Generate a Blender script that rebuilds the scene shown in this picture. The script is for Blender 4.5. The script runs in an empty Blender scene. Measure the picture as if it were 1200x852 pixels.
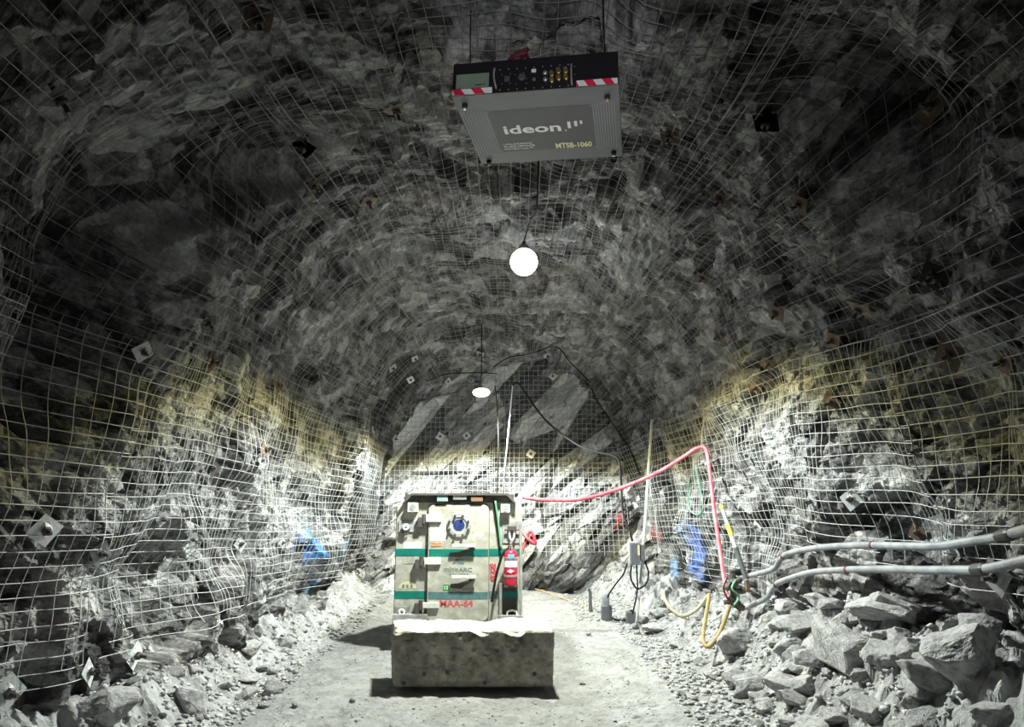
import bpy, bmesh, math, random
import numpy as np
from mathutils import Vector, Matrix, Quaternion
from mathutils.bvhtree import BVHTree

random.seed(7)
RNG = np.random.default_rng(11)
S = bpy.context.scene
COL = S.collection
PI = math.pi
rad = math.radians

# ------------------------------------------------------------------ camera
FPX, PITCH, EYE = 850.0, rad(10.3), Vector((0, 0, 1.8))
cd = bpy.data.cameras.new('camera'); cam = bpy.data.objects.new('camera', cd); COL.objects.link(cam)
cd.sensor_width = 36; cd.lens = 36 * FPX / 1200; cd.clip_start = .05; cd.clip_end = 100
cam.location = EYE; cam.rotation_euler = (PI / 2 + PITCH, 0, 0)
S.camera = cam


def ray(px, py):
    u = (px - 600) / FPX; v = (426 - py) / FPX
    return Vector((u, math.cos(PITCH) - v * math.sin(PITCH), math.sin(PITCH) + v * math.cos(PITCH)))


def at_y(px, py, y):
    r = ray(px, py); return EYE + r * (y / r.y)


def at_z(px, py, z):
    r = ray(px, py); return EYE + r * ((z - EYE.z) / r.z)


def ss(a, b, x):
    t = np.clip((x - a) / (b - a), 0, 1); return t * t * (3 - 2 * t)


# ------------------------------------------------------------------ noise (numpy)
def _h(i, j, k, seed):
    n = (i.astype(np.int64) * 73856093) ^ (j.astype(np.int64) * 19349663) ^ (k.astype(np.int64) * 83492791) ^ (seed * 2654435761)
    n &= 0xffffffff
    n = ((n ^ (n >> 16)) * 0x45d9f3b) & 0xffffffff
    n = ((n ^ (n >> 16)) * 0x45d9f3b) & 0xffffffff
    return (n ^ (n >> 16)) & 0xffffffff


def _u(h, m):
    n = (h ^ (m * 0x9e3779b9)) & 0xffffffff
    n = ((n ^ (n >> 15)) * 0x2c1b3c6d) & 0xffffffff
    n = ((n ^ (n >> 12)) * 0x297a2d39) & 0xffffffff
    return ((n ^ (n >> 15)) & 0xffff).astype(np.float32) / 65535.0


def vnoise(p, scale, seed):
    q = p / scale; b = np.floor(q); f = (q - b).astype(np.float32); b = b.astype(np.int64)
    f = f * f * (3 - 2 * f); out = 0
    for dx in (0, 1):
        for dy in (0, 1):
            for dz in (0, 1):
                w = (f[:, 0] if dx else 1 - f[:, 0]) * (f[:, 1] if dy else 1 - f[:, 1]) * (f[:, 2] if dz else 1 - f[:, 2])
                out = out + w * _u(_h(b[:, 0] + dx, b[:, 1] + dy, b[:, 2] + dz, seed), 1)
    return out * 2 - 1


def fbm(p, scale, seed, n=3):
    o = 0; a = 1.
    for i in range(n):
        o = o + a * vnoise(p, scale / 2 ** i, seed + i); a *= .5
    return o


def facets(p, cell, seed, grad, soft=85.):
    """fractured rock: every cell is a tilted plane with its own height; returns height and a per-cell tone"""
    q = (p / cell).astype(np.float32); b = np.floor(q).astype(np.int64); f = q - b
    best = np.full(len(q), 1e9, np.float32); bh = np.zeros(len(q), np.int64)
    num = np.zeros(len(q), np.float32); den = np.full(len(q), 1e-30, np.float32)
    for dx in (-1, 0, 1):
        for dy in (-1, 0, 1):
            for dz in (-1, 0, 1):
                h = _h(b[:, 0] + dx, b[:, 1] + dy, b[:, 2] + dz, seed)
                l = np.stack([f[:, 0] - dx - _u(h, 1), f[:, 1] - dy - _u(h, 2), f[:, 2] - dz - _u(h, 3)], 1)
                d = (l * l).sum(1); m = d < best
                best[m] = d[m]; bh[m] = h[m]
                w = np.exp(-soft * d)
                num += w * ((_u(h, 4) * 2 - 1) + grad * ((_u(h, 5) * 2 - 1) * l[:, 0] + (_u(h, 6) * 2 - 1) * l[:, 1] + (_u(h, 7) * 2 - 1) * l[:, 2])); den += w
    return num / den, _u(bh, 8)


def frame(n):
    n = Vector(n).normalized(); a = n.cross(Vector((0, 1, .2))).normalized(); b = n.cross(a)
    return np.array([a, b, n]).T


FOL = frame((-.62, .25, .74))      # foliation: slabs dip up to the right
FACE = frame((-.70, .10, .70))


def rock_disp(p, side):
    q = p @ FOL
    a, t1 = facets(q * np.array([.75, 1., 1.7]), 1.25, 3, .9)
    b, t2 = facets(q * np.array([.8, 1., 1.8]), .52, 5, 1.0)
    c, t3 = facets(q * np.array([.8, 1., 1.6]), .19, 9, 1.0)
    e, t4 = facets(q * np.array([.8, 1., 1.6]), .085, 19, .8)
    d = .13 * a + .062 * b + .028 * c + .011 * e + .13 * fbm(p, 2.2, 21) + .02 * vnoise(p, .11, 33) + .008 * vnoise(p, .045, 34)
    return d, .30 * t2 + .34 * t3 + .22 * t4 + .14 * t1


# ------------------------------------------------------------------ tunnel base surface
NEXP = 2.7
_ph = np.linspace(0, PI, 4001)


def _se(c, e): return np.sign(c) * np.abs(c) ** e


_bx = -3.0 * _se(np.cos(_ph), 2 / NEXP); _bz = 4.9 * np.abs(np.sin(_ph)) ** (2 / NEXP)
_sl = np.concatenate([[0], np.cumsum(np.hypot(np.diff(_bx), np.diff(_bz)))])
LARC = float(_sl[-1])


def W_left(y): return np.interp(y, [0, 4, 6, 9, 10.6, 11.35, 11.75, 13, 15.5], [3.3, 3.3, 3.25, 3.15, 2.9, 2.70, 3.05, 3.0, 2.85])


def W_right(y): return np.interp(y, [0, 4, 7, 9, 10.6, 11.35, 11.75, 13, 15.5], [3.15, 3.15, 3.0, 2.95, 2.75, 2.6, 3.05, 2.75, 2.45])


def H_top(y): return np.interp(y, [0, 5, 7, 9, 11.2, 11.8, 13, 15.5], [4.85, 4.95, 5.1, 4.95, 4.8, 4.95, 4.75, 4.45])


def base_surface(s, y):
    sc = np.clip(s, 0, LARC); ph = np.interp(sc, _sl, _ph)
    c = np.cos(ph); sn = np.abs(np.sin(ph))
    w = np.where(c > 0, W_left(y), W_right(y)); h = H_top(y)
    ux = -_se(c, 2 / NEXP); uz = sn ** (2 / NEXP)
    x = ux * w; z = uz * h
    z = z + np.where(s < 0, s, 0) + np.where(s > LARC, LARC - s, 0)
    nx = np.sign(ux) * np.abs(ux) ** (NEXP - 1) / w; nz = uz ** (NEXP - 1) / h
    l = np.hypot(nx, nz); nx /= l; nz /= l
    return np.stack([x, y, z], -1), np.stack([nx, 0 * nx, nz], -1)


# hand placed hollows and ribs: (px, py, amount towards the tunnel, radius in metres)
def _base_hit(px, py):
    r = ray(px, py); lo = 0.5
    for t in np.arange(1.5, 16, .02):
        p = EYE + r * t
        w = W_left(p.y) if p.x < 0 else W_right(p.y)
        if p.z > 0 and abs(p.x / w) ** NEXP + (p.z / H_top(p.y)) ** NEXP > 1: return p
        if p.y > 15: return p
    return p


FEAT = [(_base_hit(a, b), d, (rx, ry, rz)) for a, b, d, rx, ry, rz in [
    (1000, 135, -.55, .6, .45, .45), (1085, 150, -.35, .5, .4, .4), (1000, 235, .12, .7, .6, .4),
    (110, 300, -.42, .6, .38, 1.3), (60, 430, -.4, .6, .4, .9), (215, 300, .16, .5, .35, 1.3), (30, 330, .10, .4, .25, .8),
    (165, 640, -.25, .5, .35, .4), (210, 700, .22, .5, .35, .45), (300, 560, .12, .5, .8, .8),
    (1110, 735, -.35, .5, .45, .3), (1040, 600, -.20, .5, .4, .5), (960, 560, .18, .5, .5, .7), (1130, 480, -.2, .5, .4, .6),
    (880, 600, -.15, .4, .5, .6), (300, 180, -.3, .6, .4, .5), (160, 200, -.2, .5, .4, .5),
]]


def wall_disp(p):
    d, t = rock_disp(p, 0)
    for c, a, (rx, ry, rz) in FEAT:
        e = ((p[:, 0] - c.x) / rx) ** 2 + ((p[:, 1] - c.y) / ry) ** 2 + ((p[:, 2] - c.z) / rz) ** 2
        d = d + a * np.exp(-e * .8)
    return d, t


def face_surface(x, z):
    """the blind end of the tunnel, its base plane before the rock relief"""
    y = 15.15 - .10 * ss(2.5, 0, z) + .25 * ss(0, 2.8, np.abs(x + .2)) * 0
    y = y - .95 * np.exp(-((x - .95) / .75) ** 2 - ((z - .45) / .75) ** 2)
    y = y - .55 * ss(1.1, .0, z) * ss(.4, -1.2, x)
    y = y - 1.1 * ss(.7, 2.4, x) * ss(2.6, .6, z) * .6
    return y


def face_disp(p):
    q = p @ FACE
    a, t1 = facets(q * np.array([.45, 1., 1.7]), .95, 43, .9)
    b, t2 = facets(q * np.array([.5, 1., 1.8]), .42, 45, 1.)
    c, t3 = facets(q * np.array([.7, 1., 1.6]), .15, 47, 1.)
    return .22 * a + .085 * b + .03 * c + .008 * vnoise(p, .06, 50), .5 * t1 + .3 * t2 + .2 * t3


# ------------------------------------------------------------------ materials
def mat(name, color=(.5, .5, .5), rough=.6, metal=0., noise=0., nscale=8., bump=0., bscale=40., emit=None, estr=0., dirt=None, dirtamt=.5, dscale=5.):
    m = bpy.data.materials.new(name); m.use_nodes = True
    N, L = m.node_tree.nodes, m.node_tree.links; b = N['Principled BSDF']
    b.inputs['Base Color'].default_value = (*color, 1); b.inputs['Roughness'].default_value = rough; b.inputs['Metallic'].default_value = metal
    tc = N.new('ShaderNodeTexCoord'); last = None
    if noise:
        t = N.new('ShaderNodeTexNoise'); t.inputs['Scale'].default_value = nscale; t.inputs['Detail'].default_value = 6
        L.new(tc.outputs['Object'], t.inputs['Vector'])
        r = N.new('ShaderNodeValToRGB'); r.color_ramp.elements[0].position = .3; r.color_ramp.elements[1].position = .7
        r.color_ramp.elements[0].color = (*[c * (1 - noise) for c in color], 1)
        r.color_ramp.elements[1].color = (*[min(1, c * (1 + noise)) for c in color], 1)
        L.new(t.outputs['Fac'], r.inputs['Fac']); last = r.outputs['Color']
    if dirt:
        t = N.new('ShaderNodeTexNoise'); t.inputs['Scale'].default_value = dscale; t.inputs['Detail'].default_value = 8; t.inputs['Roughness'].default_value = .7
        L.new(tc.outputs['Object'], t.inputs['Vector'])
        r = N.new('ShaderNodeValToRGB'); r.color_ramp.elements[0].position = .42; r.color_ramp.elements[1].position = .62
        r.color_ramp.elements[0].color = (0, 0, 0, 1); r.color_ramp.elements[1].color = (dirtamt,) * 3 + (1,)
        L.new(t.outputs['Fac'], r.inputs['Fac'])
        x = N.new('ShaderNodeMix'); x.data_type = 'RGBA'; L.new(r.outputs['Color'], x.inputs['Factor'])
        if last: L.new(last, x.inputs['A'])
        else: x.inputs['A'].default_value = (*color, 1)
        x.inputs['B'].default_value = (*dirt, 1); last = x.outputs['Result']
    if last: L.new(last, b.inputs['Base Color'])
    if bump:
        t = N.new('ShaderNodeTexNoise'); t.inputs['Scale'].default_value = bscale; t.inputs['Detail'].default_value = 5
        L.new(tc.outputs['Object'], t.inputs['Vector'])
        u = N.new('ShaderNodeBump'); u.inputs['Strength'].default_value = bump; u.inputs['Distance'].default_value = .02
        L.new(t.outputs['Fac'], u.inputs['Height']); L.new(u.outputs['Normal'], b.inputs['Normal'])
    if emit:
        b.inputs['Emission Color'].default_value = (*emit, 1); b.inputs['Emission Strength'].default_value = estr
    return m


def rock_material(name, stops, rust=.25):
    m = bpy.data.materials.new(name); m.use_nodes = True
    N, L = m.node_tree.nodes, m.node_tree.links; b = N['Principled BSDF']
    b.inputs['Roughness'].default_value = .92; b.inputs['Specular IOR Level'].default_value = .25
    tc = N.new('ShaderNodeTexCoord')
    at = N.new('ShaderNodeAttribute'); at.attribute_name = 'tone'
    n1 = N.new('ShaderNodeTexNoise'); n1.inputs['Scale'].default_value = 6; n1.inputs['Detail'].default_value = 9; n1.inputs['Roughness'].default_value = .72
    L.new(tc.outputs['Object'], n1.inputs['Vector'])
    nf = N.new('ShaderNodeTexNoise'); nf.inputs['Scale'].default_value = 30; nf.inputs['Detail'].default_value = 6; nf.inputs['Roughness'].default_value = .75
    L.new(tc.outputs['Object'], nf.inputs['Vector'])
    mx = N.new('ShaderNodeMath'); mx.operation = 'MULTIPLY_ADD'; mx.inputs[1].default_value = .55; L.new(nf.outputs['Fac'], mx.inputs[0])
    m2 = N.new('ShaderNodeMath'); m2.operation = 'MULTIPLY'; m2.inputs[1].default_value = .45; L.new(n1.outputs['Fac'], m2.inputs[0]); L.new(m2.outputs[0], mx.inputs[2])
    ad = N.new('ShaderNodeMath'); ad.operation = 'MULTIPLY_ADD'; ad.inputs[1].default_value = 1.3
    L.new(mx.outputs[0], ad.inputs[0])
    su = N.new('ShaderNodeMath'); su.operation = 'SUBTRACT'; su.inputs[1].default_value = .65
    L.new(at.outputs['Fac'], su.inputs[0]); L.new(su.outputs[0], ad.inputs[2])
    r = N.new('ShaderNodeValToRGB'); cr = r.color_ramp
    while len(cr.elements) < len(stops): cr.elements.new(.5)
    for e, (p, c) in zip(cr.elements, stops): e.position = p; e.color = (*c, 1)
    L.new(ad.outputs[0], r.inputs['Fac'])
    n2 = N.new('ShaderNodeTexNoise'); n2.inputs['Scale'].default_value = .9; n2.inputs['Detail'].default_value = 6
    L.new(tc.outputs['Object'], n2.inputs['Vector'])
    r2 = N.new('ShaderNodeValToRGB'); r2.color_ramp.elements[0].position = .52; r2.color_ramp.elements[1].position = .72
    r2.color_ramp.elements[0].color = (0, 0, 0, 1); r2.color_ramp.elements[1].color = (rust,) * 3 + (1,)
    L.new(n2.outputs['Fac'], r2.inputs['Fac'])
    x = N.new('ShaderNodeMix'); x.data_type = 'RGBA'; x.blend_type = 'MULTIPLY'
    L.new(r2.outputs['Color'], x.inputs['Factor']); L.new(r.outputs['Color'], x.inputs['A']); x.inputs['B'].default_value = (1, .62, .42, 1)
    pa = N.new('ShaderNodeAttribute'); pa.attribute_name = 'paint'
    y = N.new('ShaderNodeMix'); y.data_type = 'RGBA'
    L.new(pa.outputs['Alpha'], y.inputs['Factor']); L.new(x.outputs['Result'], y.inputs['A']); L.new(pa.outputs['Color'], y.inputs['B'])
    L.new(y.outputs['Result'], b.inputs['Base Color'])
    n3 = N.new('ShaderNodeTexNoise'); n3.inputs['Scale'].default_value = 28; n3.inputs['Detail'].default_value = 8; n3.inputs['Roughness'].default_value = .7
    L.new(tc.outputs['Object'], n3.inputs['Vector'])
    bu = N.new('ShaderNodeBump'); bu.inputs['Strength'].default_value = .9; bu.inputs['Distance'].default_value = .03
    L.new(n3.outputs['Fac'], bu.inputs['Height']); L.new(bu.outputs['Normal'], b.inputs['Normal'])
    return m


G = lambda v, r=1., b=1.01: (v * r, v, v * b)
M = {}
M['rock'] = rock_material('rock', [(.20, G(.025)), (.40, G(.105)), (.60, G(.25)), (.90, G(.52, .99, .99))])
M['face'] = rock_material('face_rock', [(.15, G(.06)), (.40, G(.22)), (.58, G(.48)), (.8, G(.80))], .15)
M['floor'] = rock_material('floor_dirt', [(.0, G(.13)), (.35, G(.23)), (.65, G(.36, .98)), (1., G(.50, .98))], .04)
M['stone'] = mat('loose_rock', G(.27), .93, noise=.4, nscale=7, bump=.8, bscale=26, dirt=G(.46), dirtamt=.7, dscale=4)
M['wire'] = mat('mesh_wire', (.40, .41, .41), .55, .1, noise=.15, nscale=4)
M['dimwire'] = mat('dim_mesh_wire', (.26, .25, .235), .6, .3, noise=.3, nscale=4)  # brownish roof wire, with the weaker light up there put into its colour
M['galv'] = mat('galvanised_plate', (.72, .74, .75), .5, .3, noise=.2, nscale=14)
M['rusty'] = mat('rusty_plate', (.17, .12, .09), .75, .2, noise=.4, nscale=14)
M['darksteel'] = mat('dark_plate', (.05, .045, .045), .6, .4, noise=.3, nscale=10)
M['boltsteel'] = mat('bolt_steel', (.10, .09, .085), .6, .6, noise=.3, nscale=30)
M['concrete'] = mat('cast_concrete', (.31, .29, .25), .92, noise=.38, nscale=5, bump=1., bscale=30, dirt=(.10, .095, .085), dirtamt=.75, dscale=7)
M['dust'] = mat('sandy_dust', (.52, .49, .40), .95, noise=.25, nscale=5, dirt=(.66, .66, .64), dirtamt=.9, dscale=4, bump=.4, bscale=40)


# ------------------------------------------------------------------ object helpers
def link_mesh(name, me, m, parent=None):
    o = bpy.data.objects.new(name, me); COL.objects.link(o)
    if m is not None and not me.materials: me.materials.append(M[m] if isinstance(m, str) else m)
    if parent: o.parent = parent
    return o


def tag(o, label=None, cat=None, group=None, kind=None):
    if label: o['label'] = label
    if cat: o['category'] = cat
    if group: o['group'] = group
    if kind: o['kind'] = kind
    return o


def thing(name, label, cat, loc, group=None):
    o = bpy.data.objects.new(name, None); COL.objects.link(o); o.location = loc
    o.empty_display_size = .1
    return tag(o, label, cat, group)


def rootof(o):
    v = Vector((0, 0, 0))
    while o: v += o.location; o = o.parent
    return v


def part(name, bm, m, parent, label=None, smooth=False):
    """bm in world coordinates (only for things that are not rotated)"""
    bmesh.ops.transform(bm, matrix=Matrix.Translation(-rootof(parent)), verts=bm.verts)
    me = bpy.data.meshes.new(name); bm.to_mesh(me); bm.free()
    if smooth:
        for f in me.polygons: f.use_smooth = True
    o = link_mesh(name, me, m, parent)
    if label: o['label'] = label
    return o


def solo(name, bm, m, label, cat, group=None, smooth=False):
    co = [v.co for v in bm.verts]
    c = Vector((sum(v.x for v in co) / len(co), sum(v.y for v in co) / len(co), min(v.z for v in co)))
    bmesh.ops.transform(bm, matrix=Matrix.Translation(-c), verts=bm.verts)
    me = bpy.data.meshes.new(name); bm.to_mesh(me); bm.free()
    if smooth:
        for f in me.polygons: f.use_smooth = True
    o = link_mesh(name, me, m); o.location = c
    return tag(o, label, cat, group)


def box(bm, x0, x1, y0, y1, z0, z1, bevel=0.):
    t = bmesh.new(); bmesh.ops.create_cube(t, size=1)
    for v in t.verts: v.co = Vector(((x0 + x1) / 2 + v.co.x * (x1 - x0), (y0 + y1) / 2 + v.co.y * (y1 - y0), (z0 + z1) / 2 + v.co.z * (z1 - z0)))
    if bevel: bmesh.ops.bevel(t, geom=t.edges[:], offset=bevel, segments=2, affect='EDGES', profile=.6)
    merge(bm, t); return bm


def merge(bm, t, mtx=None):
    if mtx is not None: bmesh.ops.transform(t, matrix=mtx, verts=t.verts)
    t.verts.index_update()
    nv = [bm.verts.new(v.co) for v in t.verts]
    for f in t.faces:
        try: bm.faces.new([nv[v.index] for v in f.verts])
        except ValueError: pass
    t.free()


def tube(bm, pts, r, sides=8, cap=True):
    pts = [Vector(p) for p in pts]; n = len(pts)
    rr = r if hasattr(r, '__len__') else [r] * n
    tg = [((pts[min(i + 1, n - 1)] - pts[max(i - 1, 0)]).normalized()) for i in range(n)]
    u = tg[0].orthogonal().normalized(); rings = []
    for i in range(n):
        u = (u - tg[i] * u.dot(tg[i]))
        if u.length < 1e-6: u = tg[i].orthogonal()
        u.normalize(); w = tg[i].cross(u)
        rings.append([bm.verts.new(pts[i] + (u * math.cos(2 * PI * k / sides) + w * math.sin(2 * PI * k / sides)) * rr[i]) for k in range(sides)])
    for a, b in zip(rings, rings[1:]):
        for k in range(sides): bm.faces.new((a[k], a[(k + 1) % sides], b[(k + 1) % sides], b[k]))
    if cap: bm.faces.new(rings[0][::-1]); bm.faces.new(rings[-1])
    return bm


def spline(pts, n=10):
    P = [Vector(p) for p in pts]; P = [P[0] * 2 - P[1]] + P + [P[-1] * 2 - P[-2]]; out = []
    for i in range(1, len(P) - 2):
        a, b, c, d = P[i - 1:i + 3]
        for k in range(n):
            t = k / n
            out.append(.5 * ((2 * b) + (c - a) * t + (2 * a - 5 * b + 4 * c - d) * t * t + (3 * b - a - 3 * c + d) * t ** 3))
    out.append(P[-2]); return out


def lathe(bm, prof, origin, axis=(0, 0, 1), sides=20):
    q = Vector((0, 0, 1)).rotation_difference(Vector(axis)).to_matrix(); o = Vector(origin); rings = []
    for r, h in prof:
        rings.append([bm.verts.new(o + q @ Vector((max(r, 1e-4) * math.cos(2 * PI * k / sides), max(r, 1e-4) * math.sin(2 * PI * k / sides), h))) for k in range(sides)])
    for a, b in zip(rings, rings[1:]):
        for k in range(sides): bm.faces.new((a[k], a[(k + 1) % sides], b[(k + 1) % sides], b[k]))
    bm.faces.new(rings[0][::-1]); bm.faces.new(rings[-1]); return bm


def prism_y(bm, poly, y0, y1, bevel=0.):
    """polygon of (x, z) extruded from y0 to y1"""
    t = bmesh.new()
    a = [t.verts.new((x, y0, z)) for x, z in poly]; b = [t.verts.new((x, y1, z)) for x, z in poly]
    t.faces.new(a); t.faces.new(b[::-1]); n = len(poly)
    for i in range(n): t.faces.new((a[i], b[i], b[(i + 1) % n], a[(i + 1) % n]))
    bmesh.ops.recalc_face_normals(t, faces=t.faces)
    if bevel: bmesh.ops.bevel(t, geom=t.edges[:], offset=bevel, segments=2, affect='EDGES')
    merge(bm, t); return bm


def text_bm(s, size, align='LEFT', extrude=.001, spacing=1., bold=0.):
    c = bpy.data.curves.new('lettering', 'FONT'); c.body = s; c.size = size; c.align_x = align; c.extrude = extrude
    c.space_character = spacing; c.offset = bold; c.resolution_u = 3
    o = bpy.data.objects.new('lettering', c); COL.objects.link(o)
    me = bpy.data.meshes.new_from_object(o.evaluated_get(bpy.context.evaluated_depsgraph_get()))
    bm = bmesh.new(); bm.from_mesh(me)
    bpy.data.objects.remove(o); bpy.data.meshes.remove(me); bpy.data.curves.remove(c)
    return bm


def grid_mesh(name, P, m, tone=None, paint=None, flip=False, smooth=False):
    a, b = P.shape[:2]; idx = np.arange(a * b).reshape(a, b)
    q = np.stack([idx[:-1, :-1], idx[1:, :-1], idx[1:, 1:], idx[:-1, 1:]], -1).reshape(-1, 4)
    if flip: q = q[:, ::-1]
    me = bpy.data.meshes.new(name)
    me.vertices.add(a * b); me.vertices.foreach_set('co', P.reshape(-1).astype(np.float32))
    me.loops.add(q.size); me.loops.foreach_set('vertex_index', q.reshape(-1).astype(np.int32))
    me.polygons.add(len(q)); me.polygons.foreach_set('loop_start', np.arange(0, q.size, 4, dtype=np.int32))
    me.update(calc_edges=True)
    me.polygons.foreach_set('use_smooth', np.full(len(q), smooth))
    if tone is not None:
        t = me.attributes.new('tone', 'FLOAT', 'POINT'); t.data.foreach_set('value', tone.reshape(-1).astype(np.float32))
    if paint is not None:
        t = me.attributes.new('paint', 'FLOAT_COLOR', 'POINT'); t.data.foreach_set('color', paint.reshape(-1).astype(np.float32))
    return link_mesh(name, me, m)


def tri_mesh(name, V, F, m):
    me = bpy.data.meshes.new(name); V = np.asarray(V, np.float32); F = np.asarray(F, np.int32); k = F.shape[1]
    me.vertices.add(len(V)); me.vertices.foreach_set('co', V.reshape(-1))
    me.loops.add(F.size); me.loops.foreach_set('vertex_index', F.reshape(-1))
    me.polygons.add(len(F)); me.polygons.foreach_set('loop_start', np.arange(0, F.size, k, dtype=np.int32))
    me.update(calc_edges=True); return link_mesh(name, me, m)


# ------------------------------------------------------------------ draped surface (what the wire mesh follows)
DS = np.arange(-.3, LARC + .31, .07); DY = np.arange(1.6, 15.7, .07)
_S, _Y = np.meshgrid(DS, DY, indexing='ij')
_B, _N = base_surface(_S, _Y)
_D = wall_disp(_B.reshape(-1, 3))[0].reshape(_S.shape)


def dilate(D, k):
    out = D.copy()
    for ax in (0, 1):
        src = out.copy()
        for s in range(-k, k + 1):
            r = np.roll(src, s, ax)
            out = np.maximum(out, r - .012 * abs(s))
    return out


def blur(D, k):
    for ax in (0, 1):
        D = sum(np.roll(D, s, ax) for s in range(-k, k + 1)) / (2 * k + 1)
    return D


_DM = blur(blur(dilate(_D, 2), 1), 1) + .015
DRAPE = _B - _N * _DM[..., None]


def bil(A, u, v):
    u = np.clip(u, 0, A.shape[0] - 1.001); v = np.clip(v, 0, A.shape[1] - 1.001)
    i = u.astype(int); j = v.astype(int); f = (u - i)[:, None]; g = (v - j)[:, None]
    return A[i, j] * (1 - f) * (1 - g) + A[i + 1, j] * f * (1 - g) + A[i, j + 1] * (1 - f) * g + A[i + 1, j + 1] * f * g


def drape(s, y): return bil(DRAPE, (s - DS[0]) / .07, (y - DY[0]) / .07)


FXR = np.arange(-3.7, 3.5, .07); FZR = np.arange(-.2, 5.3, .07)
_FX, _FZ = np.meshgrid(FXR, FZR, indexing='ij')
_FB = np.stack([_FX, face_surface(_FX, _FZ), _FZ], -1)
_FD = face_disp(_FB.reshape(-1, 3))[0].reshape(_FX.shape)
_FDM = blur(blur(dilate(_FD, 4), 2), 2) + .02
FDRAPE = _FB.copy(); FDRAPE[..., 1] -= _FDM


def fdrape(x, z): return bil(FDRAPE, (x - FXR[0]) / .07, (z - FZR[0]) / .07)


def bvh_of(P, off=0):
    a, b = P.shape[:2]; idx = np.arange(a * b).reshape(a, b)
    q = np.stack([idx[:-1, :-1], idx[1:, :-1], idx[1:, 1:], idx[:-1, 1:]], -1).reshape(-1, 4)
    return BVHTree.FromPolygons([tuple(v) for v in P.reshape(-1, 3)], [tuple(int(i) for i in f) for f in q])


BVW, BVF = bvh_of(DRAPE), bvh_of(FDRAPE)


def hit(px, py):
    """nearest point of the draped walls or the end face seen from the camera, with the normal towards the tunnel"""
    r = ray(px, py).normalized(); best = None
    for b in (BVW, BVF) + ((globals()['BVG'],) if 'BVG' in globals() else ()):
        l, n, i, d = b.ray_cast(EYE, r)
        if l is not None and (best is None or d < best[2]): best = (l, n if n.dot(r) < 0 else -n, d)
    return best


# paint splashes sprayed on the rock
PAINT = [(hit(px, py)[0], c, r) for px, py, c, r in [(a, b, c, r * 1.45) for a, b, c, r in [
    (373, 646, (.04, .22, .62), .17), (352, 640, (.05, .08, .25), .12), (371, 690, (.12, .35, .62), .10), (364, 625, (.2, .42, .65), .09), (407, 640, (.12, .3, .5), .16),
    (815, 640, (.10, .18, .50), .27), (787, 668, (.2, .32, .55), .18), (798, 628, (.2, .3, .5), .12),
    (733, 620, (.50, .03, .05), .17), (727, 606, (.50, .03, .05), .10), (766, 622, (.40, .03, .06), .17), (772, 632, (.4, .03, .06), .1)]]]


def paint_attr(P):
    p = P.reshape(-1, 3); out = np.zeros((len(p), 4), np.float32)
    for c, col, r in PAINT:
        d = np.sqrt(((p - np.array(c)) ** 2).sum(1)); m = d < 2.2 * r
        if not m.any(): continue
        n = fbm(p[m], .16, 77, 3)
        a = ss(1.15, .55, d[m] / r + .45 * n) * .75
        w = a > out[m, 3]; sub = out[m]; sub[w, :3] = col; sub[w, 3] = a[w]; out[m] = sub
    return out


# ------------------------------------------------------------------ rock walls and ceiling
NS, NY = 1050, 840
sv = np.linspace(-.35, LARC + .35, NS)
yv = 1.6 * (15.7 / 1.6) ** np.linspace(0, 1, NY)
SS, YY = np.meshgrid(sv, yv, indexing='ij')
B, Nn = base_surface(SS, YY)
D, T = wall_disp(B.reshape(-1, 3))
T = T - .20 * (ss(11.35, 11.6, B[..., 1]) * ss(4.6, 3.6, B[..., 2])).reshape(-1)     # tone lowered past the corner, easing off towards the crown
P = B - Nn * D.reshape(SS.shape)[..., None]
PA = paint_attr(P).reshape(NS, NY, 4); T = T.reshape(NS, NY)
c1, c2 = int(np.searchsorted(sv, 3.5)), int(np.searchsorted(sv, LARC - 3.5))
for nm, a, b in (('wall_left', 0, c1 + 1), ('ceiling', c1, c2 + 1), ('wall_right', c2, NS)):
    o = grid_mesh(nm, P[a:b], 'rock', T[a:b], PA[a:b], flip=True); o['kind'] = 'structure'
fx, fz = np.linspace(-3.8, 3.5, 430), np.linspace(-.3, 5.3, 330)
X2, Z2 = np.meshgrid(fx, fz, indexing='ij')
FB = np.stack([X2, face_surface(X2, Z2), Z2], -1)
fd, ft = face_disp(FB.reshape(-1, 3)); FB[..., 1] -= fd.reshape(X2.shape)
o = grid_mesh('wall_back', FB, 'face', ft, paint_attr(FB)); o['kind'] = 'structure'


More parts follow.
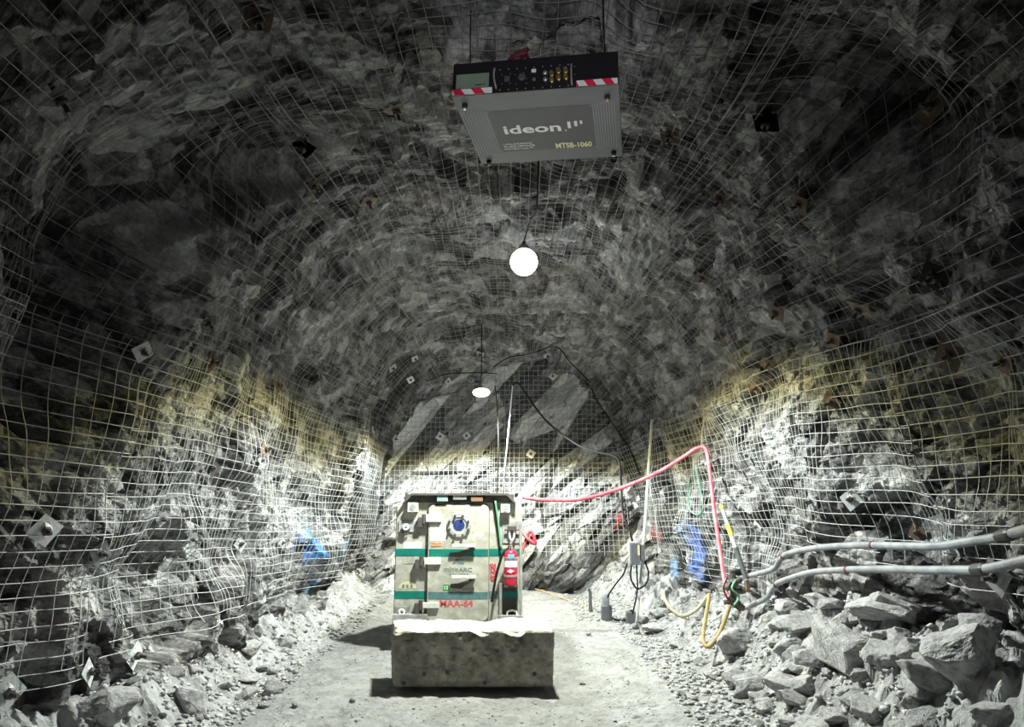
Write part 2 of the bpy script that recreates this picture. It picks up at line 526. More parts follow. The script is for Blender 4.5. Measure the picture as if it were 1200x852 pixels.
# ------------------------------------------------------------------ floor with rubble toes
def floor_h(x, y):
    p = np.stack([x, y, 0 * x], -1).reshape(-1, 3)
    wl = np.interp(y, [4, 6, 8.7, 11.6, 15], [2.6, 2.55, 2.75, 2.6, 2.5]); wr = np.interp(y, [4, 6, 8, 11.6, 15], [2.1, 2.1, 2.1, 1.75, .9])
    tl = ss(0, .9, -x - wl + .15); tr = ss(0, 1.05, x - wr + .1)
    keep = np.exp(-(np.maximum(0, np.abs(x + .5) - 1.0) / .3) ** 2 - (np.maximum(0, np.abs(y - 9.3) - 2.2) / .3) ** 2)
    z = .045 * fbm(p, 1.3, 61).reshape(x.shape) + .012 * fbm(p, .22, 63).reshape(x.shape) + .004 * vnoise(p, .05, 66).reshape(x.shape)
    z = z * (1 - .8 * keep) - .045
    a, t1 = facets(p, .42, 71, 1., 14.); b, t2 = facets(p, .16, 72, 1., 16.); c, t3 = facets(p, .07, 73, 1., 18.)
    rub = np.clip(tl + tr, 0, 1)
    hr = np.interp(y, [4, 7, 9.5, 11.6, 15], [.95, .85, .55, .35, .6])
    z = z + tl * .42 + tr * hr
    z = z + (rub * .12) * a.reshape(x.shape) + (.006 + .06 * rub) * b.reshape(x.shape) + (.004 + .024 * rub) * c.reshape(x.shape)
    tone = (.5 * t2 + .3 * t3 + .2 * t1).reshape(x.shape)
    return z, .5 + (tone - .5) * (.35 + .5 * rub)


fxx = np.linspace(-3.7, 3.6, 620); fyy = 2.4 * (15.6 / 2.4) ** np.linspace(0, 1, 700)
X3, Y3 = np.meshgrid(fxx, fyy, indexing='ij')
Z3, T3 = floor_h(X3, Y3)
FP = np.stack([X3, Y3, Z3], -1)
o = grid_mesh('floor', FP, 'floor', T3, np.zeros((*X3.shape, 4)), flip=False); o['kind'] = 'structure'
BVG = bvh_of(FP[::2, ::2])


def ground(x, y):
    l = BVG.ray_cast(Vector((x, y, 4)), Vector((0, 0, -1)))[0]
    return l.z if l else 0.


def hit_floor(px, py):
    r = ray(px, py).normalized(); l = BVG.ray_cast(EYE, r)[0]
    return l if l else at_z(px, py, 0)


# ------------------------------------------------------------------ welded wire mesh sheets
def wires(name, curves, r, label, group, m='wire'):
    V, F = [], []; base = 0
    for c in curves:
        n = len(c)
        if n < 2: continue
        t = np.gradient(c, axis=0); t /= np.linalg.norm(t, axis=1)[:, None] + 1e-9
        ref = np.where(np.abs(t[:, 1:2]) > .8, np.array([[0, 0, 1.]]), np.array([[0, 1., 0]]))
        u = np.cross(t, ref); u /= np.linalg.norm(u, axis=1)[:, None] + 1e-9; w = np.cross(t, u)
        V.append(np.stack([c + u * r, c + w * r, c - u * r, c - w * r], 1).reshape(-1, 3))
        i = (np.arange(n - 1) * 4 + base)[:, None]; k = np.arange(4)[None]; k2 = (k + 1) % 4
        F.append(np.stack([i + k, i + k2, i + 4 + k2, i + 4 + k], -1).reshape(-1, 4)); base += 4 * n
    o = tri_mesh(name, np.concatenate(V), np.concatenate(F), m)
    return tag(o, label, 'wire mesh', group)


def sheet(s0, s1, y0, y1, label, lift, ragged=0., rad_=.0034, mt='wire'):
    rot = RNG.uniform(-.035, .035); sm, ym = (s0 + s1) / 2, (y0 + y1) / 2; curves = []; step = .05
    wob = RNG.uniform(0, 100)

    def pos(a, b):
        s = a + rot * (b - ym); y = b - rot * (a - sm)
        p = drape(s, y)
        q = np.stack([a, b, 0 * a], -1)
        inw = np.stack([-p[:, 0], 0 * p[:, 0], 2.0 - p[:, 2]], -1); inw /= np.linalg.norm(inw, axis=1)[:, None]
        return p + inw * (lift + .012 * vnoise(q + wob, .35, 91)[:, None])
    for s in np.arange(s0, s1 + .01, .1):
        b = np.arange(y0, y1 + .01, step); a = s + .010 * vnoise(np.stack([b, 0 * b + s * 7.3, 0 * b], -1), .45, 92)
        if ragged and s - s0 < ragged or (ragged < 0 and s1 - s < -ragged):
            e = RNG.uniform(.0, .5); b = b[(b > y0 + e * (y1 - y0) * .6)]; a = a[-len(b):]
            if len(b) < 3: continue
        curves.append(pos(a, b))
    for y in np.arange(y0, y1 + .01, .1):
        a = np.arange(s0, s1 + .01, step); b = y + .010 * vnoise(np.stack([a, 0 * a + y * 5.1, 0 * a], -1), .45, 93)
        if ragged > 0: a = a[a > s0 + RNG.uniform(0, ragged)]; b = b[-len(a):]
        if ragged < 0: k = a < s1 + RNG.uniform(ragged, 0); a = a[k]; b = b[:len(a)]
        curves.append(pos(a, b))
    return wires('wire_mesh_sheet', curves, rad_, label, 'wire mesh sheets pinned to the rock', mt)


SB = [('on the lower left wall', .55, 3.0, .4), ('on the left shoulder of the arch', 2.9, 5.0, 0), ('on the roof', 4.9, LARC - 4.9, 0),
      ('on the right shoulder of the arch', LARC - 5.0, LARC - 2.9, 0), ('on the lower right wall', LARC - 3.0, LARC - .95, -.4)]
YB = [('nearest bay', 2.3, 5.5), ('bay before the round lamp', 5.4, 8.4), ('bay past the round lamp', 8.3, 11.3), ('last bay before the end face', 11.75, 14.7)]
k = 0
for wn, s0, s1, rg in SB:
    for bn, y0, y1 in YB:
        if wn.endswith('right wall') and y0 < 8: s1b = LARC - 1.15
        else: s1b = s1 + (.35 if wn.endswith('right wall') else 0)
        sheet(s0, s1b, y0, y1, 'wire mesh sheet %s, %s' % (wn, bn), .004 + .004 * (k % 3), rg, .0034 if 'wall' in wn else .0027, 'wire' if 'wall' in wn else 'dimwire'); k += 1
for nm, x0, x1 in (('left', -3.1, -.35), ('right', -.45, 2.3)):
    curves = []
    for z in np.arange(.75 if nm == 'right' else 1.2, 4.5, .1):
        a = np.arange(x0, x1, .06); curves.append(fdrape(a, z + .01 * vnoise(np.stack([a, 0 * a + z * 9, 0 * a], -1), .4, 95)))
    for x in np.arange(x0, x1, .1):
        b = np.arange((.75 if nm == 'right' else 1.2) + RNG.uniform(-.1, .15), 4.5, .06); curves.append(fdrape(x + .01 * vnoise(np.stack([b, 0 * b + x * 9, 0 * b], -1), .4, 96), b))
    wires('wire_mesh_sheet', curves, .0042, 'wire mesh sheet over the %s half of the bright end face' % nm, 'wire mesh sheets pinned to the rock')

# ------------------------------------------------------------------ more materials
M['black'] = mat('black_plastic', (.02, .02, .02), .5)
M['rubber'] = mat('black_cable', (.014, .014, .014), .8)
M['rubber'].node_tree.nodes['Principled BSDF'].inputs['Specular IOR Level'].default_value = .12
M['boxpanel'] = mat('black_panel', (.012, .010, .014), .45)
M['plate_grey'] = mat('grey_coated_plate', (.125, .13, .145), .5)
M['plate_dark'] = mat('dark_grey_plate', (.075, .075, .082), .55)
M['white'] = mat('white_print', (.85, .88, .87), .6)
M['line'] = mat('pale_grey_print', (.36, .37, .41), .6)
M['yellowish'] = mat('pale_yellow_print', (.88, .86, .52), .6)
M['redtape'] = mat('red_tape', (.80, .02, .07), .5)
M['lcd'] = mat('display_glass', (.20, .27, .21), .3, noise=.15, nscale=6)
M['brass'] = mat('brass_connector', (.72, .58, .25), .3, .9)
M['chrome'] = mat('bright_metal', (.75, .77, .76), .3, .8)
M['yellow'] = mat('yellow_cap', (.62, .53, .10), .5)
M['darkred'] = mat('dark_red_cable', (.10, .012, .016), .5)
M['lampglow'] = mat('lamp_dome', (.9, .9, .9), .4, emit=(.95, 1., .97), estr=9)
M['lamphouse'] = mat('lamp_housing', (.10, .10, .10), .5, .4)
M['hull'] = mat('weathered_cream_steel', (.43, .43, .38), .6, .1, noise=.2, nscale=9, dirt=(.24, .22, .18), dirtamt=.65, dscale=6)
M['hullgrey'] = mat('grey_steel', (.27, .28, .28), .6, .2, noise=.25, nscale=9, dirt=(.45, .45, .43), dirtamt=.5, dscale=9)
M['line2'] = mat('pale_worn_steel', (.58, .58, .54), .6, noise=.15, nscale=12)
M['papernotice'] = mat('paper', (.62, .62, .59), .8)
M['gasket'] = mat('dark_gasket', (.05, .05, .05), .7)
M['teal'] = mat('teal_stripe', (.0, .15, .12), .5, noise=.2, nscale=9)
M['tealdust'] = mat('dusty_teal_stripe', (.075, .16, .175), .6, noise=.25, nscale=14)
M['glass'] = mat('blue_porthole_glass', (.03, .045, .16), .12, noise=.4, nscale=40)
M['visor'] = mat('dark_steel', (.085, .075, .07), .6, .2, noise=.2, nscale=10)
M['red'] = mat('red_enamel', (.72, .02, .06), .35)
M['redink'] = mat('red_ink', (.55, .07, .09), .7)
M['orangeink'] = mat('orange_ink', (.62, .28, .12), .7)
M['inkgrey'] = mat('dark_grey_ink', (.13, .16, .17), .7)
M['green'] = mat('green_sign', (.03, .25, .06), .6)
M['hosegreen'] = mat('green_hose', (.12, .32, .19), .5)
M['bluelabel'] = mat('blue_label', (.12, .42, .62), .6)
M['yellowpale'] = mat('pale_yellow_label', (.50, .50, .32), .7)
M['tan'] = mat('tan_tag', (.50, .36, .22), .8)
M['amber'] = mat('amber_lens', (.22, .13, .08), .35)
M['bluelens'] = mat('pale_blue_lens', (.22, .30, .30), .3)
M['redhose'] = mat('red_hose', (.66, .055, .09), .5, noise=.2, nscale=5, dirt=(.60, .30, .32), dirtamt=.5, dscale=6)
M['pipe'] = mat('dusty_grey_pipe', (.17, .185, .21), .5, noise=.2, nscale=5, dirt=(.33, .33, .34), dirtamt=.6, dscale=6)
M['tanhose'] = mat('dusty_tan_hose', (.34, .31, .23), .75, noise=.2, nscale=8)
M['yelhose'] = mat('ochre_hose', (.30, .215, .085), .7, noise=.2, nscale=8)
M['whitepipe'] = mat('dusty_white_pole', (.40, .42, .41), .6, noise=.2, nscale=8)
M['greybox'] = mat('dark_grey_box', (.07, .075, .085), .6, noise=.2, nscale=20)
M['orangecable'] = mat('orange_tan_cable', (.45, .28, .16), .7)

Y0 = 9.2          # front of the refuge chamber


def cpx(cx, cy): return 460 + cx / 5.1625, 575 + cy / 5.1636


def fxz(cx, cy):
    p = at_y(*cpx(cx, cy), Y0); return p.x, p.z


def frect(cx0, cy0, cx1, cy1):
    mx, my = (cx0 + cx1) / 2, (cy0 + cy1) / 2
    return fxz(cx0, my)[0], fxz(cx1, my)[0], fxz(mx, cy1)[1], fxz(mx, cy0)[1]


def fbox(bm, r, d0, d1, bev=0.):
    """rectangle on the chamber front, from d0 to d1 metres in front of it"""
    x0, x1, z0, z1 = frect(*r); return box(bm, x0, x1, Y0 - d1, Y0 - d0, z0, z1, bev)


def rounded(x0, x1, z0, z1, r, n=6):
    out = []
    for cx, cz, a in ((x1 - r, z1 - r, 0), (x0 + r, z1 - r, 90), (x0 + r, z0 + r, 180), (x1 - r, z0 + r, 270)):
        for k in range(n + 1):
            t = rad(a + 90 * k / n); out.append((cx + r * math.cos(t), cz + r * math.sin(t)))
    return out


def text_on_front(s, px_rect, depth, m, parent, name='lettering', label=None, bold=0.):
    x0, x1, z0, z1 = frect(*px_rect)
    t = text_bm(s, .1, extrude=.0012, bold=bold)
    xs = [v.co.x for v in t.verts]; ys = [v.co.y for v in t.verts]
    sx = (x1 - x0) / (max(xs) - min(xs)); sy = (z1 - z0) / (max(ys) - min(ys))
    for v in t.verts:
        x, y, z = v.co; v.co = Vector((x0 + (x - min(xs)) * sx, Y0 - depth - .0012 - z, z0 + (y - min(ys)) * sy))
    return part(name, t, m, parent, label)


# ------------------------------------------------------------------ refuge chamber
xl, xr = fxz(6, 700)[0], fxz(786, 500)[0]
ztop = fxz(400, 18)[1]
RC = thing('refuge_chamber', 'dusty cream steel refuge chamber with teal stripes and a round porthole in its door', 'refuge chamber', ((xl + xr) / 2, Y0 + 1.1, .02))
ch = .16
bm = bmesh.new()
prism_y(bm, [(xl, .10), (xr, .10), (xr, ztop - ch), (xr - ch * .8, ztop), (xl + ch * .8, ztop), (xl, ztop - ch)], Y0, Y0 + 2.2, .012)
part('body', bm, 'hull', RC)
for sx in (xl + .12, xr - .30):
    bm = bmesh.new(); box(bm, sx, sx + .18, Y0 - .02, Y0 + 2.2, -.06, .11, .01); part('skid', bm, 'hullgrey', RC)
for r in ((6, 742, 215, 800), (640, 748, 790, 800)):
    bm = bmesh.new(); fbox(bm, r, -.02, .09, .006); part('base_plate', bm, 'hullgrey', RC, 'grey plate along the foot of the front')
# roof lip
zt = ztop + .004
bm = bmesh.new()
x0, x1 = fxz(62, 80)[0], fxz(745, 60)[0]
prism_y(bm, [(x0 + .11, zt), (x1 - .09, zt), (x1, zt - .11), (x1 - .03, zt - .11), (x1 - .11, zt - .025), (x0 + .12, zt - .025), (x0 + .03, zt - .13), (x0, zt - .13)], Y0 - .10, Y0 + .02)
part('roof_lip', bm, 'visor', RC, 'dark steel lip along the roof edge')
bm = bmesh.new(); fbox(bm, (75, 22, 735, 72), .001, .006); bmv = part('shade_band', bm, 'visor', RC, 'painted band of shade under the roof lip')  # flat dark strip that paints in the shade of the lip
for r, m, l in (((272, 30, 338, 66), 'bluelens', 'pale blue lamp'), ((370, 24, 450, 54), 'chrome', 'bright metal lamp'), ((476, 34, 548, 66), 'amber', 'amber lamp')):
    x0, x1, z0, z1 = frect(*r)
    bm = bmesh.new(); box(bm, x0 - .012, x1 + .012, Y0 - .05, Y0 - .004, z0 - .012, z1 + .008, .006); h = part('front_lamp', bm, 'black', RC, l)
    bm = bmesh.new(); box(bm, x0, x1, Y0 - .085, Y0 - .05, z0, z1, .008); part('lens', bm, m, h)
    for s in (x0 - .025, x1 + .025):
        bm = bmesh.new(); lathe(bm, [(.0, 0), (.012, .001), (.012, .02), (.0, .021)], (s, Y0 - .006, (z0 + z1) / 2), (0, -1, 0), 10); part('bolt', bm, 'boltsteel', h)
for r in ((97, 72, 158, 128), (655, 82, 710, 132)):
    bm = bmesh.new(); x0, x1, z0, z1 = frect(*r); box(bm, x0, x1, Y0 - .09, Y0, z0, z1, .006)
    h = part('vent_box', bm, 'papernotice', RC, 'small white box with a round grille')
    bm = bmesh.new(); lathe(bm, [(.0, 0), (.036, .001), (.040, .004), (.034, .006), (.030, .003), (.018, .003), (.016, .006), (0, .006)], ((x0 + x1) / 2, Y0 - .09, (z0 + z1) / 2), (0, -1, 0), 20); part('round_grille', bm, 'hullgrey', h)
# stripes on the body
for r in ((14, 352, 222, 396), (582, 352, 782, 396), (10, 608, 214, 654), (578, 608, 640, 652)):
    bm = bmesh.new(); fbox(bm, r, .0005, .003); part('stripe', bm, 'teal' if r[1] < 500 else ('teal' if r[0] < 100 else 'tealdust'), RC, 'teal painted stripe')
# door
x0, x1, z0, z1 = frect(214, 86, 582, 786)
bm = bmesh.new(); prism_y(bm, rounded(x0 - .012, x1 + .006, z0 - .012, z1 + .008, .07), Y0 - .018, Y0 + .01); part('door_gasket', bm, 'gasket', RC, 'dark rubber seal round the door')
bm = bmesh.new(); prism_y(bm, rounded(x0, x1, z0, z1, .065), Y0 - .05, Y0 - .01, .006)
DOOR = part('door', bm, 'hull', RC)
DD = .05
for r, m in (((224, 352, 580, 396), 'teal'), ((219, 610, 578, 652), 'tealdust')):
    bm = bmesh.new(); fbox(bm, r, DD + .0005, DD + .003); part('stripe', bm, m, DOOR, 'teal stripe across the door')
px_, pz_ = fxz(404, 208)
bm = bmesh.new(); lathe(bm, [(.094, 0), (.150, .001), (.150, .016), (.140, .022), (.100, .022), (.094, .012)], (px_, Y0 - DD, pz_), (0, -1, 0), 36)
PH = part('porthole', bm, 'hullgrey', DOOR, 'round porthole ring with bolts')
bm = bmesh.new(); lathe(bm, [(0, 0), (.094, .0005), (.094, .010), (.05, .014), (0, .015)], (px_, Y0 - DD, pz_), (0, -1, 0), 30); part('porthole_glass', bm, 'glass', DOOR, 'dark blue glass', smooth=True)
for k in range(8):
    a = rad(22.5 + 45 * k)
    bm = bmesh.new(); lathe(bm, [(0, 0), (.014, .001), (.014, .030), (.009, .036), (0, .036)], (px_ + .124 * math.cos(a), Y0 - DD - .02, pz_ + .124 * math.sin(a)), (0, -1, 0), 8); part('bolt', bm, 'boltsteel', DOOR)
for cy in (330, 518):
    H = bmesh.new(); bx0, bx1, bz0, bz1 = frect(362, cy - 12, 508, cy + 10); box(H, bx0, bx1, Y0 - DD - .075, Y0 - DD - .05, bz0, bz1, .008)
    h = part('handle', H, 'line2', DOOR, 'pale grip bar of the door lever')
    bm = bmesh.new(); box(bm, bx1 - .075, bx1 - .02, Y0 - DD - .055, Y0 - DD, bz0 + .006, bz1 - .004, .004); part('grip_post', bm, 'visor', DOOR)
    a0 = fxz(480, cy + 14); a1 = fxz(420, cy + 62); a2 = fxz(352, cy + 66)
    bm = bmesh.new(); w_ = .045
    prism_y(bm, [(a0[0] + w_, a0[1]), (a0[0] - w_ * .6, a0[1]), (a1[0] - w_, a1[1] + .045), (a2[0], a2[1] + .045), (a2[0], a2[1]), (a1[0] - w_ * .2, a1[1] - .02), (a1[0] + w_ * .9, a1[1] + .02)], Y0 - DD - .02, Y0 - DD, .003)
    part('shadow_arm', bm, 'visor', DOOR, 'dark bent arm in the form of the handle shadow')  # dark arm built in the shape of the shadow below the grip
for r, knuckle in (((206, 142, 300, 188), (205, 150)), ((196, 404, 296, 444), (190, 405)), ((186, 672, 284, 706), (186, 668))):
    hx0, hx1, hz0, hz1 = frect(*r)
    bm = bmesh.new(); box(bm, hx0, hx1, Y0 - DD - .035, Y0 - DD + .002, hz0, hz1, .006); h = part('hinge', bm, 'line2', DOOR, 'pale hinge strap')
    kx, kz = fxz(knuckle[0] - 12, knuckle[1] + 20)
    bm = bmesh.new(); lathe(bm, [(0, -.055), (.026, -.055), (.026, .055), (0, .055)], (kx, Y0 - .055, kz), (0, 0, 1), 12); part('hinge_pin', bm, 'visor', DOOR)
    bm = bmesh.new(); box(bm, kx - .075, kx - .01, Y0 - .07, Y0, kz - .10, kz + .02, .004); box(bm, kx - .01, hx0 + .01, Y0 - .05, Y0 - .02, kz - .04, kz + .01, .004); part('hinge_bracket', bm, 'visor', DOOR, 'dark hinge bracket')
bm = bmesh.new(); fbox(bm, (230, 204, 326, 304), DD, DD + .002); part('notice', bm, 'papernotice', DOOR, 'white paper notice')
bm = bmesh.new(); fbox(bm, (474, 204, 570, 246), DD, DD + .002); part('sticker', bm, 'yellowpale', DOOR, 'pale yellow sticker')
bm = bmesh.new(); fbox(bm, (494, 250, 552, 276), DD, DD + .002); part('sticker', bm, 'papernotice', DOOR, 'small white sticker')
bm = bmesh.new(); fbox(bm, (66, 312, 178, 350), 0, .002); part('sticker', bm, 'papernotice', RC, 'white label above the stripe')
bm = bmesh.new(); fbox(bm, (66, 406, 176, 442), 0, .004); part('cover_plate', bm, 'hull', RC)


def scribble(cx, cy, w, h, seed, m, parent, depth, name='ink_mark', label=None):
    r = random.Random(seed); pts = []
    for k in range(26):
        a = k * .9; q = at_y(*cpx(cx + w * .5 * math.cos(a) * r.uniform(.5, 1), cy + h * .5 * math.sin(a * 1.3) * r.uniform(.5, 1)), Y0)
        pts.append((q.x, Y0 - depth - .002, q.z))
    bm = bmesh.new(); tube(bm, spline(pts, 4), .0045, 4); part(name, bm, m, parent, label)


scribble(268, 324, 70, 28, 3, 'orangeink', DOOR, DD, label='orange handwritten mark')
scribble(608, 470, 44, 66, 5, 'redink', RC, 0, label='red round inked stamp')
scribble(608, 528, 34, 44, 6, 'redink', RC, 0, label='red inked mark')
text_on_front('minesafe', (342, 110, 476, 128), DD, 'yellowpale', DOOR, label='faint yellow lettering')
text_on_front('mine', (314, 458, 398, 489), DD, 'inkgrey', DOOR, label='dark grey lettering mine')
text_on_front('ARC', (401, 464, 482, 489), DD, 'inkgrey', DOOR, label='dark grey lettering ARC', bold=.003)
text_on_front('S Y S T E M S', (346, 497, 458, 508), DD, 'inkgrey', DOOR)
text_on_front('MAA-64', (290, 657, 488, 700), DD, 'redink', DOOR, label='red lettering MAA-64', bold=.002)
for q in ([(362, 440), (382, 440), (404, 408), (388, 408)], [(388, 428), (400, 408), (424, 440), (404, 440)], [(412, 420), (420, 408), (436, 430), (434, 442), (426, 442)]):
    bm = bmesh.new(); prism_y(bm, [fxz(*p) for p in q], Y0 - DD - .003, Y0 - DD - .0005); part('emblem', bm, 'inkgrey', DOOR, 'dark grey chevron emblem')
bm = bmesh.new(); fbox(bm, (308, 565, 346, 602), DD, DD + .002); gs = part('number_sign', bm, 'green', DOOR, 'green square sign')
text_on_front('12', (316, 574, 338, 594), DD + .002, 'white', DOOR, label='white lettering 12')
text_on_front('PERSON', (356, 566, 430, 580), DD, 'inkgrey', DOOR); text_on_front('REFUGE', (424, 586, 494, 600), DD, 'inkgrey', DOOR)
ex, ez = fxz(90, 592)
bm = bmesh.new(); prism_y(bm, [(ex + .11 * math.cos(t), ez + .085 * math.sin(t)) for t in np.linspace(0, PI, 14)], Y0 - .002, Y0); e_ = part('emblem', bm, 'yellowpale', RC, 'faded yellow half-round emblem')
for dx in (-.05, 0, .05):
    bm = bmesh.new(); box(bm, ex + dx - .014, ex + dx + .014, Y0 - .004, Y0 - .002, ez + .01, ez + .045); part('emblem_mark', bm, 'inkgrey', e_)
# lifting lugs with shackles
for (cx, cy), (r0) in (((84, 220), (38, 182, 152, 250)), ((60, 731), (14, 700, 104, 750))):
    bm = bmesh.new(); fbox(bm, r0, 0, .015, .003); h = part('lug_plate', bm, 'hullgrey', RC)
    x, z = fxz(cx, cy); bm = bmesh.new()
    tube(bm, [(x + .030 * math.cos(t), Y0 - .06, z + .030 * math.sin(t)) for t in np.linspace(0, 2 * PI, 17)], .013, 8); part('lifting_ring', bm, 'white', h, 'pale lifting ring', smooth=True)
    bm = bmesh.new(); tube(bm, [(x - .05, Y0 - .03, z - .012), (x + .05, Y0 - .03, z - .012)], .012, 8); tube(bm, spline([(x - .045, Y0 - .035, z), (x - .04, Y0 - .04, z - .06), (x, Y0 - .045, z - .085), (x + .045, Y0 - .04, z - .05)], 5), .010, 8); part('shackle', bm, 'visor', h, 'dark shackle')
bm = bmesh.new(); fbox(bm, (664, 182, 782, 318), 0, .012, .003); h = part('lug_plate', bm, 'hullgrey', RC)
x, z = fxz(722, 230)
bm = bmesh.new(); tube(bm, spline([(x - .032, Y0 - .05, z + .01), (x - .026, Y0 - .05, z - .10), (x, Y0 - .05, z - .14), (x + .026, Y0 - .05, z - .10), (x + .032, Y0 - .05, z + .01)], 6), .012, 8); part('shackle', bm, 'white', h, 'pale hanging shackle', smooth=True)
bm = bmesh.new(); tube(bm, [(x - .09, Y0 - .05, z - .01), (x + .09, Y0 - .05, z - .01)], .012, 8); box(bm, x - .055, x + .055, Y0 - .075, Y0 - .012, z - .02, z + .035, .006); part('shackle_pin', bm, 'visor', h)
x, z = fxz(722, 738)
bm = bmesh.new(); tube(bm, spline([(x - .06, Y0 - .05, z - .03), (x - .05, Y0 - .05, z + .02), (x, Y0 - .05, z + .035), (x + .05, Y0 - .05, z + .02), (x + .06, Y0 - .05, z - .03)], 6), .013, 8); part('tow_loop', bm, 'white', RC, 'pale tow loop', smooth=True)
# right hand recess: dark panel and side rails
bm = bmesh.new(); fbox(bm, (662, 566, 758, 746), .0, .006); part('recess_panel', bm, 'visor', RC, 'dark panel below the extinguisher')
bm = bmesh.new(); fbox(bm, (664, 610, 760, 650), .006, .009); part('stripe', bm, 'teal', RC, 'dark green stripe')
for r in ((646, 560, 658, 745), (768, 180, 780, 745)):
    bm = bmesh.new(); fbox(bm, r, 0, .07, .004); part('rail', bm, 'hullgrey', RC)
# ring on the foot of the door
x, z = fxz(490, 800)
bm = bmesh.new(); tube(bm, spline([(x - .06, Y0 - .08, z - .02), (x - .02, Y0 - .09, z + .03), (x, Y0 - .09, z), (x + .03, Y0 - .09, z + .03), (x + .06, Y0 - .08, z - .02)], 6), .008, 6); part('tie_wire', bm, 'tan', RC, 'twisted brown tie wire')
# hoses on the chamber front
bm = bmesh.new(); tube(bm, spline([(*[fxz(622, 62)[0], Y0 - .06], fxz(622, 62)[1]), (fxz(640, 190)[0], Y0 - .05, fxz(640, 190)[1]), (fxz(658, 352)[0], Y0 - .06, fxz(658, 352)[1])], 8), .013, 8); part('air_hose', bm, 'hosegreen', RC, 'pale green hose on the front', smooth=True)
bm = bmesh.new(); tube(bm, spline([(fxz(612, 66)[0], Y0 - .03, fxz(612, 66)[1]), (fxz(630, 200)[0], Y0 - .03, fxz(630, 200)[1]), (fxz(652, 360)[0], Y0 - .03, fxz(652, 360)[1])], 8), .010, 8); part('air_hose', bm, 'rubber', RC, 'black hose on the front', smooth=True)
bm = bmesh.new(); tube(bm, spline([(xr - .02, Y0 + .25, 1.05), (xr + .09, Y0 + .22, 1.34), (xr + .14, Y0 + .2, 1.30), (xr + .16, Y0 + .2, 1.2), (xr + .05, Y0 + .2, 1.28), (xr - .02, Y0 + .3, 1.40)], 8), .022, 8)
part('coiled_hose', bm, 'redhose', RC, 'short red hose coil on the side', smooth=True)

# fire extinguisher
ex0, ex1, ez0, ez1 = frect(676, 350, 754, 566)
exc = (ex0 + ex1) / 2; er = (ex1 - ex0) / 2
FE = thing('fire_extinguisher', 'red fire extinguisher mounted on the right of the refuge chamber front', 'fire extinguisher', (exc, Y0 - .11, ez0))
bm = bmesh.new(); hgt = ez1 - ez0
lathe(bm, [(0, 0), (er * .9, .002), (er, .02), (er, hgt * .86), (er * .92, hgt * .93), (er * .6, hgt * .98), (er * .3, hgt), (0, hgt)], (exc, Y0 - .11, ez0), (0, 0, 1), 28); part('cylinder', bm, 'red', FE, smooth=True)
bm = bmesh.new(); zz0, zz1 = frect(676, 416, 754, 456)[2:]
lathe(bm, [(er + .001, 0), (er + .003, .002), (er + .003, zz1 - zz0 - .002), (er + .001, zz1 - zz0)], (exc, Y0 - .11, zz0), (0, 0, 1), 28); part('label_band', bm, 'white', FE, 'white label band')
bm = bmesh.new(); b_ = frect(698, 378, 736, 402); box(bm, b_[0], b_[1], Y0 - .11 - er - .006, Y0 - .11 - er + .012, b_[2], b_[3], .002); part('gauge_label', bm, 'bluelabel', FE, 'blue label')
bm = bmesh.new(); a = [fxz(694, 478), fxz(714, 468), fxz(736, 478), fxz(714, 490)]; prism_y(bm, a, Y0 - .11 - er - .004, Y0 - .11 - er + .008); part('arrow_mark', bm, 'white', FE, 'white diamond mark')
zt_ = ez0 + hgt
bm = bmesh.new(); lathe(bm, [(0, -.02), (.028, -.02), (.028, .02), (.018, .03), (.018, .055), (0, .055)], (exc, Y0 - .11, zt_), (0, 0, 1), 14); v_ = part('valve', bm, 'chrome', FE)
bm = bmesh.new(); box(bm, exc - .012, exc + .012, Y0 - .19, Y0 - .07, zt_ + .035, zt_ + .05, .003); box(bm, exc - .012, exc + .012, Y0 - .18, Y0 - .08, zt_ + .065, zt_ + .078, .003); part('squeeze_handle', bm, 'chrome', v_)
bm = bmesh.new()
hp = [(exc, zt_ + .03), fxz(672, 372), fxz(650, 430), fxz(628, 510), fxz(612, 600), fxz(602, 664)]
tube(bm, spline([(p[0], Y0 - (.13 if i else .11), p[1]) for i, p in enumerate([(q[0], q[1]) for q in hp])], 6), .016, 8); part('discharge_hose', bm, 'rubber', FE, 'black discharge hose', smooth=True)
for zz in (ez0 + .10, ez0 + hgt * .72):
    bm = bmesh.new(); lathe(bm, [(er, 0), (er + .006, .001), (er + .006, .022), (er, .023)], (exc, Y0 - .11, zz), (0, 0, 1), 24); part('strap', bm, 'hullgrey', FE)
bm = bmesh.new(); box(bm, exc - .04, exc + .04, Y0 - .11 + er - .01, Y0 + .002, ez0 + .02, ez0 + hgt * .85, .004); box(bm, exc - er, exc + er, Y0 - .17, Y0, ez0 - .02, ez0 + .004, .003); part('bracket', bm, 'visor', FE)

# ------------------------------------------------------------------ concrete block in front of the chamber
BX0, BX1, BY0, BY1, BH = -1.115, .392, 7.25, 7.88, .525
cb = thing('concrete_block', 'rough cast concrete barrier block in front of the refuge chamber', 'concrete block', ((BX0 + BX1) / 2, 7.55, 0))
nx_, ny_, nz_ = 130, 38, 46


def block_pt(u, v, w):
    x = BX0 + (BX1 - BX0) * u - .125 * v * (1 - u) - .03 * v * u; y = BY0 + (BY1 - BY0) * v
    und = .05 * max(0, 1 - w / .14) * (1 - v)
    return Vector((x, y + und, .015 + (BH - .015) * w))


bm = bmesh.new(); vd = {}


def bv(i, j, k):
    key = (i, j, k)
    if key not in vd: vd[key] = bm.verts.new(block_pt(i / nx_, j / ny_, k / nz_))
    return vd[key]


